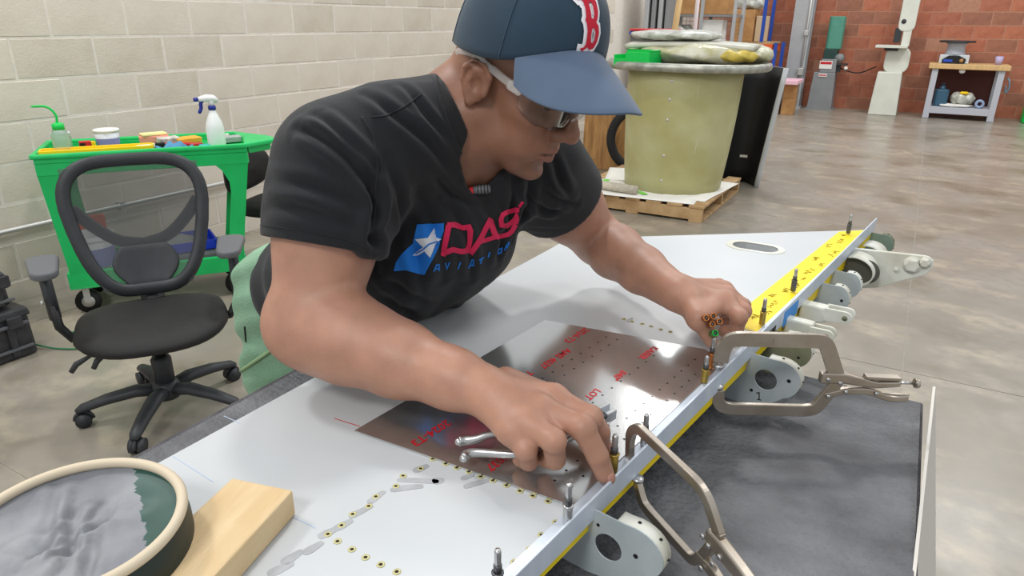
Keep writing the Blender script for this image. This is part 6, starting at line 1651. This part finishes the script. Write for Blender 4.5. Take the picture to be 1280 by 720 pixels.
wrapped('packing_bag', 'white packing bag on the carton on the orange beam', Vector((rx(934, 20, 12.8).x, 12.85, 1.612)), .26, .18, .16, M_WRAP, 0, 23)
# cartons with pink foam on the floor
fx_ = [px_y(px, 130, 12.55).x for px in (957, 970, 985)]
for k, (x, y, z, s_, h, m_) in enumerate(((fx_[0]-.02, 12.35, 0, .16, .33, 0), (fx_[0]-.02, 12.35, .332, .16, .16, 1), (fx_[1]+.0, 12.45, 0, .165, .40, 1), (fx_[2]+.02, 12.5, 0, .19, .26, 0), (fx_[2]+.02, 12.5, .262, .19, .22, 0), (fx_[0]-.02, 12.05, 0, .15, .17, 1))):
    wb('carton', ('tall brown carton at the left of the floor stack', 'small brown carton on the left carton of the floor stack', 'pale carton in the middle of the floor stack', 'lower brown carton at the right of the floor stack', 'upper brown carton at the right of the floor stack', 'small pale carton in front of the floor stack')[k], 'box', x, y, z, s_, .3, h, (M_CARD, MATS['cardboard_pale'])[m_], .012*k, 'cartons stacked under the pink foam')
q = MB(); q.box((0, 0, .03), (.78, .62, .06)); o = q.build('pink_foam_sheet', M_PINK, bevel=.006); o.matrix_world = Matrix.Translation((fx_[1]-.04, 12.42, .494)); tag(o, 'pale pink foam sheet lying on the carton stack', 'foam sheet')

# ---------------------------------------------------------------- machines along the red wall
sx0, sx1 = -1.69, -1.30
sd = thing('belt_sander', 'grey pedestal belt sander with teal upper cover by the red wall', 'sander', ((sx0+sx1)/2, 13.62, 0))
q = MB(); q.box((0, 0, .31), (.40, .36, .62), taper=.86); q.build('cabinet', M_GREYM, sd, bevel=.012)
q = MB(); q.box((0, 0, .010), (.46, .40, .02)); q.build('foot_plate', M_GREYM, sd)
q = MB(); q.box((.04, 0, .73), (.26, .28, .22), taper=.92); q.build('neck', M_GREYM, sd, bevel=.01)
q = MB(); q.box((0, -.145, .745), (.20, .006, .13)); o = q.build('warning_label', M_PAPER, sd)
q = MB(); q.box((0, -.1495, .775), (.18, .004, .04)); q.build('red_band', M_REDP, o)
q = MB(); q.box((-.02, -.168, .575), (.13, .006, .05)); o = q.build('small_label', M_PAPER, sd)
q = MB(); q.box((-.02, -.172, .575), (.11, .004, .018)); q.build('red_band', M_REDP, o)
q = MB(); q.box((.04, 0, .92), (.22, .22, .16)); q.build('lower_cover', M_TEALD, sd, bevel=.012)
q = MB(); q.prism(rrect(.25, .20, .06, 6), .52, Matrix.Translation((.06, 0, 1.0))); q.build('upper_cover', M_TEAL, sd, bevel=.012)
q = MB(); q.box((.25, -.05, .76), (.16, .20, .025)); q.box((.20, -.04, .69), (.06, .08, .12)); q.build('work_rest', M_CHAIRP, sd, bevel=.004)
q = MB(); q.cyl((.19, -.12, .86), (.19, .06, .86), .07, n=20); q.build('drive_wheel', M_GREYM, sd)
q = MB(); q.cyl((.32, -.15, .70), (.32, -.10, .70), .03, n=12); q.build('knob', M_PAPER, sd)
bs = thing('band_saw', 'ivory floor-standing band saw by the red wall', 'band saw', (-.49, 13.42, 0))
q = MB(); q.box((0, 0, .34), (.42, .44, .68), taper=.84); q.build('cabinet', M_IVORY, bs, bevel=.015)
q = MB(); q.prism(rrect(.36, .40, .12, 7), .16, Matrix.Translation((.06, .08, .86)) @ Matrix.Rotation(math.pi/2, 4, 'X')); q.build('lower_wheel_cover', M_IVORY, bs, bevel=.015)
q = MB(); q.box((-.05, -.05, 1.07), (.46, .42, .04)); q.build('work_table', M_IVORY, bs, bevel=.006)
q = MB(); q.box((-.05, -.05, 1.03), (.20, .16, .05)); q.build('trunnion', M_CHAIRP, bs)
q = MB(); q.box((.13, .06, 1.25), (.12, .14, .36)); q.build('column', M_IVORY, bs, bevel=.012)
q = MB(); q.box((-.0, .02, 1.24), (.10, .06, .22)); q.build('blade_guide', M_CHAIRP, bs, bevel=.006)
q = MB(); q.prism(rrect(.24, .56, .09, 7), .16, Matrix.Translation((.10, .14, 1.58)) @ Matrix.Rotation(math.pi/2, 4, 'X')); q.build('upper_wheel_cover', M_IVORY, bs, bevel=.015)
q = MB(); q.cyl((.16, .06, 1.85), (.16, .06, 2.05), .03, n=12); q.build('orange_handle', mat('pale_orange', srgb(230, 170, 120), .5), bs)
q = MB(); q.cyl((.05, -.03, 1.45), (.05, .05, 1.45), .035, n=14); q.build('tension_knob', M_CHAIRP, bs)
q = MB(); q.tube(bez([(-.72, 13.55, .74), (-1.0, 13.7, .62), (-1.3, 13.6, .70)], 8), .010, 6); 
o = q.build('power_cord', M_RUBBER); tag(o, 'dark power cord hanging between the band saw and the sander', 'cord')
bnx0, bnx1, by0 = .10, 1.06, 13.22
bench = thing('work_bench', 'grey steel workbench with wooden top and lower shelf by the red wall', 'workbench', (bnx0, by0, 0)); bw = bnx1-bnx0; bd = .58
q = MB(); q.box((bw/2, bd/2, .80), (bw+.12, bd+.06, .075)); q.build('bench_top', M_BENCHW, bench, bevel=.008)
for x in (.04, bw-.04):
    for y in (.03, bd-.03):
        q = MB(); q.box((x, y, .38), (.085, .05, .76)); q.build('leg', M_BENCHG, bench, bevel=.004)
    q = MB(); q.box((x, bd/2, .03), (.09, bd, .05)); q.build('foot_rail', M_BENCHG, bench)
q = MB(); q.box((bw/2, bd/2, .17), (bw-.06, bd-.04, .03)); q.box((bw/2, .02, .13), (bw-.1, .02, .09)); q.build('shelf', M_BENCHG, bench)
q = MB(); q.box((bw/2, bd-.02, .45), (bw-.1, .015, .55)); q.build('back_panel', mat('maroon_panel', srgb(84, 44, 40), .8), bench)
q = MB(); q.ell((bw*.42, .05, .735), (.045, .03, .035)); q.build('under_lamp', M_WHITEP, bench)
def bpt(x, y, z): return Vector((bnx0+x, by0+y, z))
t_ = thing('water_jug', 'dark blue plastic jug standing on the lower shelf of the bench', 'jug', bpt(.20, .2, .186))
q = MB(); q.prism(rrect(.20, .17, .05, 6), .26, None); q.lathe([(.06, .26), (.03, .30), (.03, .33)], n=16); q.build('body', mat('blue_jug', srgb(54, 92, 116), .35), t_, bevel=.02)
q = MB(); q.lathe([(.036, .325), (.036, .355), (0, .358)], n=16); q.build('cap', M_CHAIRP, t_)
wrapped('packing_bag', 'grey plastic bag heap in the middle of the bench shelf', bpt(.50, .22, .230), .17, .14, .17, M_WRAP, 0, 31)
wrapped('white_bag', 'flat white bag lying under the grey bag on the bench shelf', bpt(.42, .16, .186), .24, .12, .045, M_PAPER, .2, 32)
wrapped('yellow_cloth', 'small yellow cloth on the grey bag on the bench shelf', bpt(.50, .12, .385), .06, .04, .04, M_YELP, 0, 33)
q = MB(); q.lathe([(.03, -.05), (.065, -.05), (.065, .05), (.03, .05), (.03, -.05)], Matrix.Translation((0, 0, .066)) @ Matrix.Rotation(math.pi/2, 4, 'X'), n=22, cap=False); o = q.build('tape_roll', mat('blue_grey_roll', srgb(150, 170, 200), .5)); o.matrix_world = Matrix.Translation(bpt(.74, .15, .186)); tag(o, 'pale blue tape roll at the right end of the bench shelf', 'tape roll')
t_ = thing('bench_grinder_stand', 'grey pedestal turntable with blue and black base on the bench top', 'machine', bpt(.26, .25, .839))
q = MB(); q.box((0, 0, .065), (.40, .30, .13)); q.build('base', mat('pale_grey_machine', srgb(206, 210, 214), .5), t_, bevel=.012)
q = MB(); q.prism([(-.16, 0), (.15, 0), (.16, .06), (.06, .11), (-.08, .11), (-.16, .05)], .03, Matrix.Translation((0, -.15, .01)) @ Matrix.Rotation(math.pi/2, 4, 'X')); q.build('motor_panel', M_BLACK, t_, bevel=.006)
q = MB(); q.box((-.08, -.185, .045), (.12, .012, .035)); q.build('blue_plate', mat('cobalt_plate', srgb(40, 80, 190), .5), t_)
q = MB(); q.cyl((.10, -.182, .05), (.10, -.20, .05), .028, n=16); q.build('dial', M_CARD, t_)
q = MB(); q.lathe([(.16, .13), (.13, .16), (.12, .27), (.16, .31)], n=24); q.build('pedestal', M_BENCHG, t_)
q = MB(); q.lathe([(.24, .31), (.25, .318), (.25, .33), (.24, .338), (0, .338)], n=32); q.build('turntable', M_CHAIRP, t_)
t_ = thing('cup', 'lilac plastic cup standing at the right end of the bench top', 'cup', bpt(.86, .25, .839))
q = MB(); q.lathe([(.045, 0), (.055, .12), (.05, .12), (.04, .006), (0, .006)], n=18); q.build('body', mat('lilac_plastic', srgb(186, 176, 214), .45), t_)
q = MB(); q.tube(bez([(bnx1+.055, 13.3, .66), (bnx1+.09, 13.28, .6), (bnx1+.10, 13.3, .5), (bnx1+.07, 13.32, .44), (bnx1+.06, 13.3, .55)], 6), .012, 7); tag(q.build('hanging_hose', mat('blue_grey_hose', srgb(110, 140, 160), .5)), 'coiled blue grey hose hanging on the right side of the bench', 'hose')
t_ = thing('waste_bin', 'bright green bin at the far right edge by the red wall', 'bin', (1.62, 13.5, 0))
q = MB(); q.prism(rrect(.36, .36, .07, 6), .36, None); q.build('body', M_GREEND, t_, bevel=.02)
q = MB(); q.prism(rrect(.39, .39, .08, 6), .04, None, z0=.36); q.build('lid', M_GREEND, t_, bevel=.012)
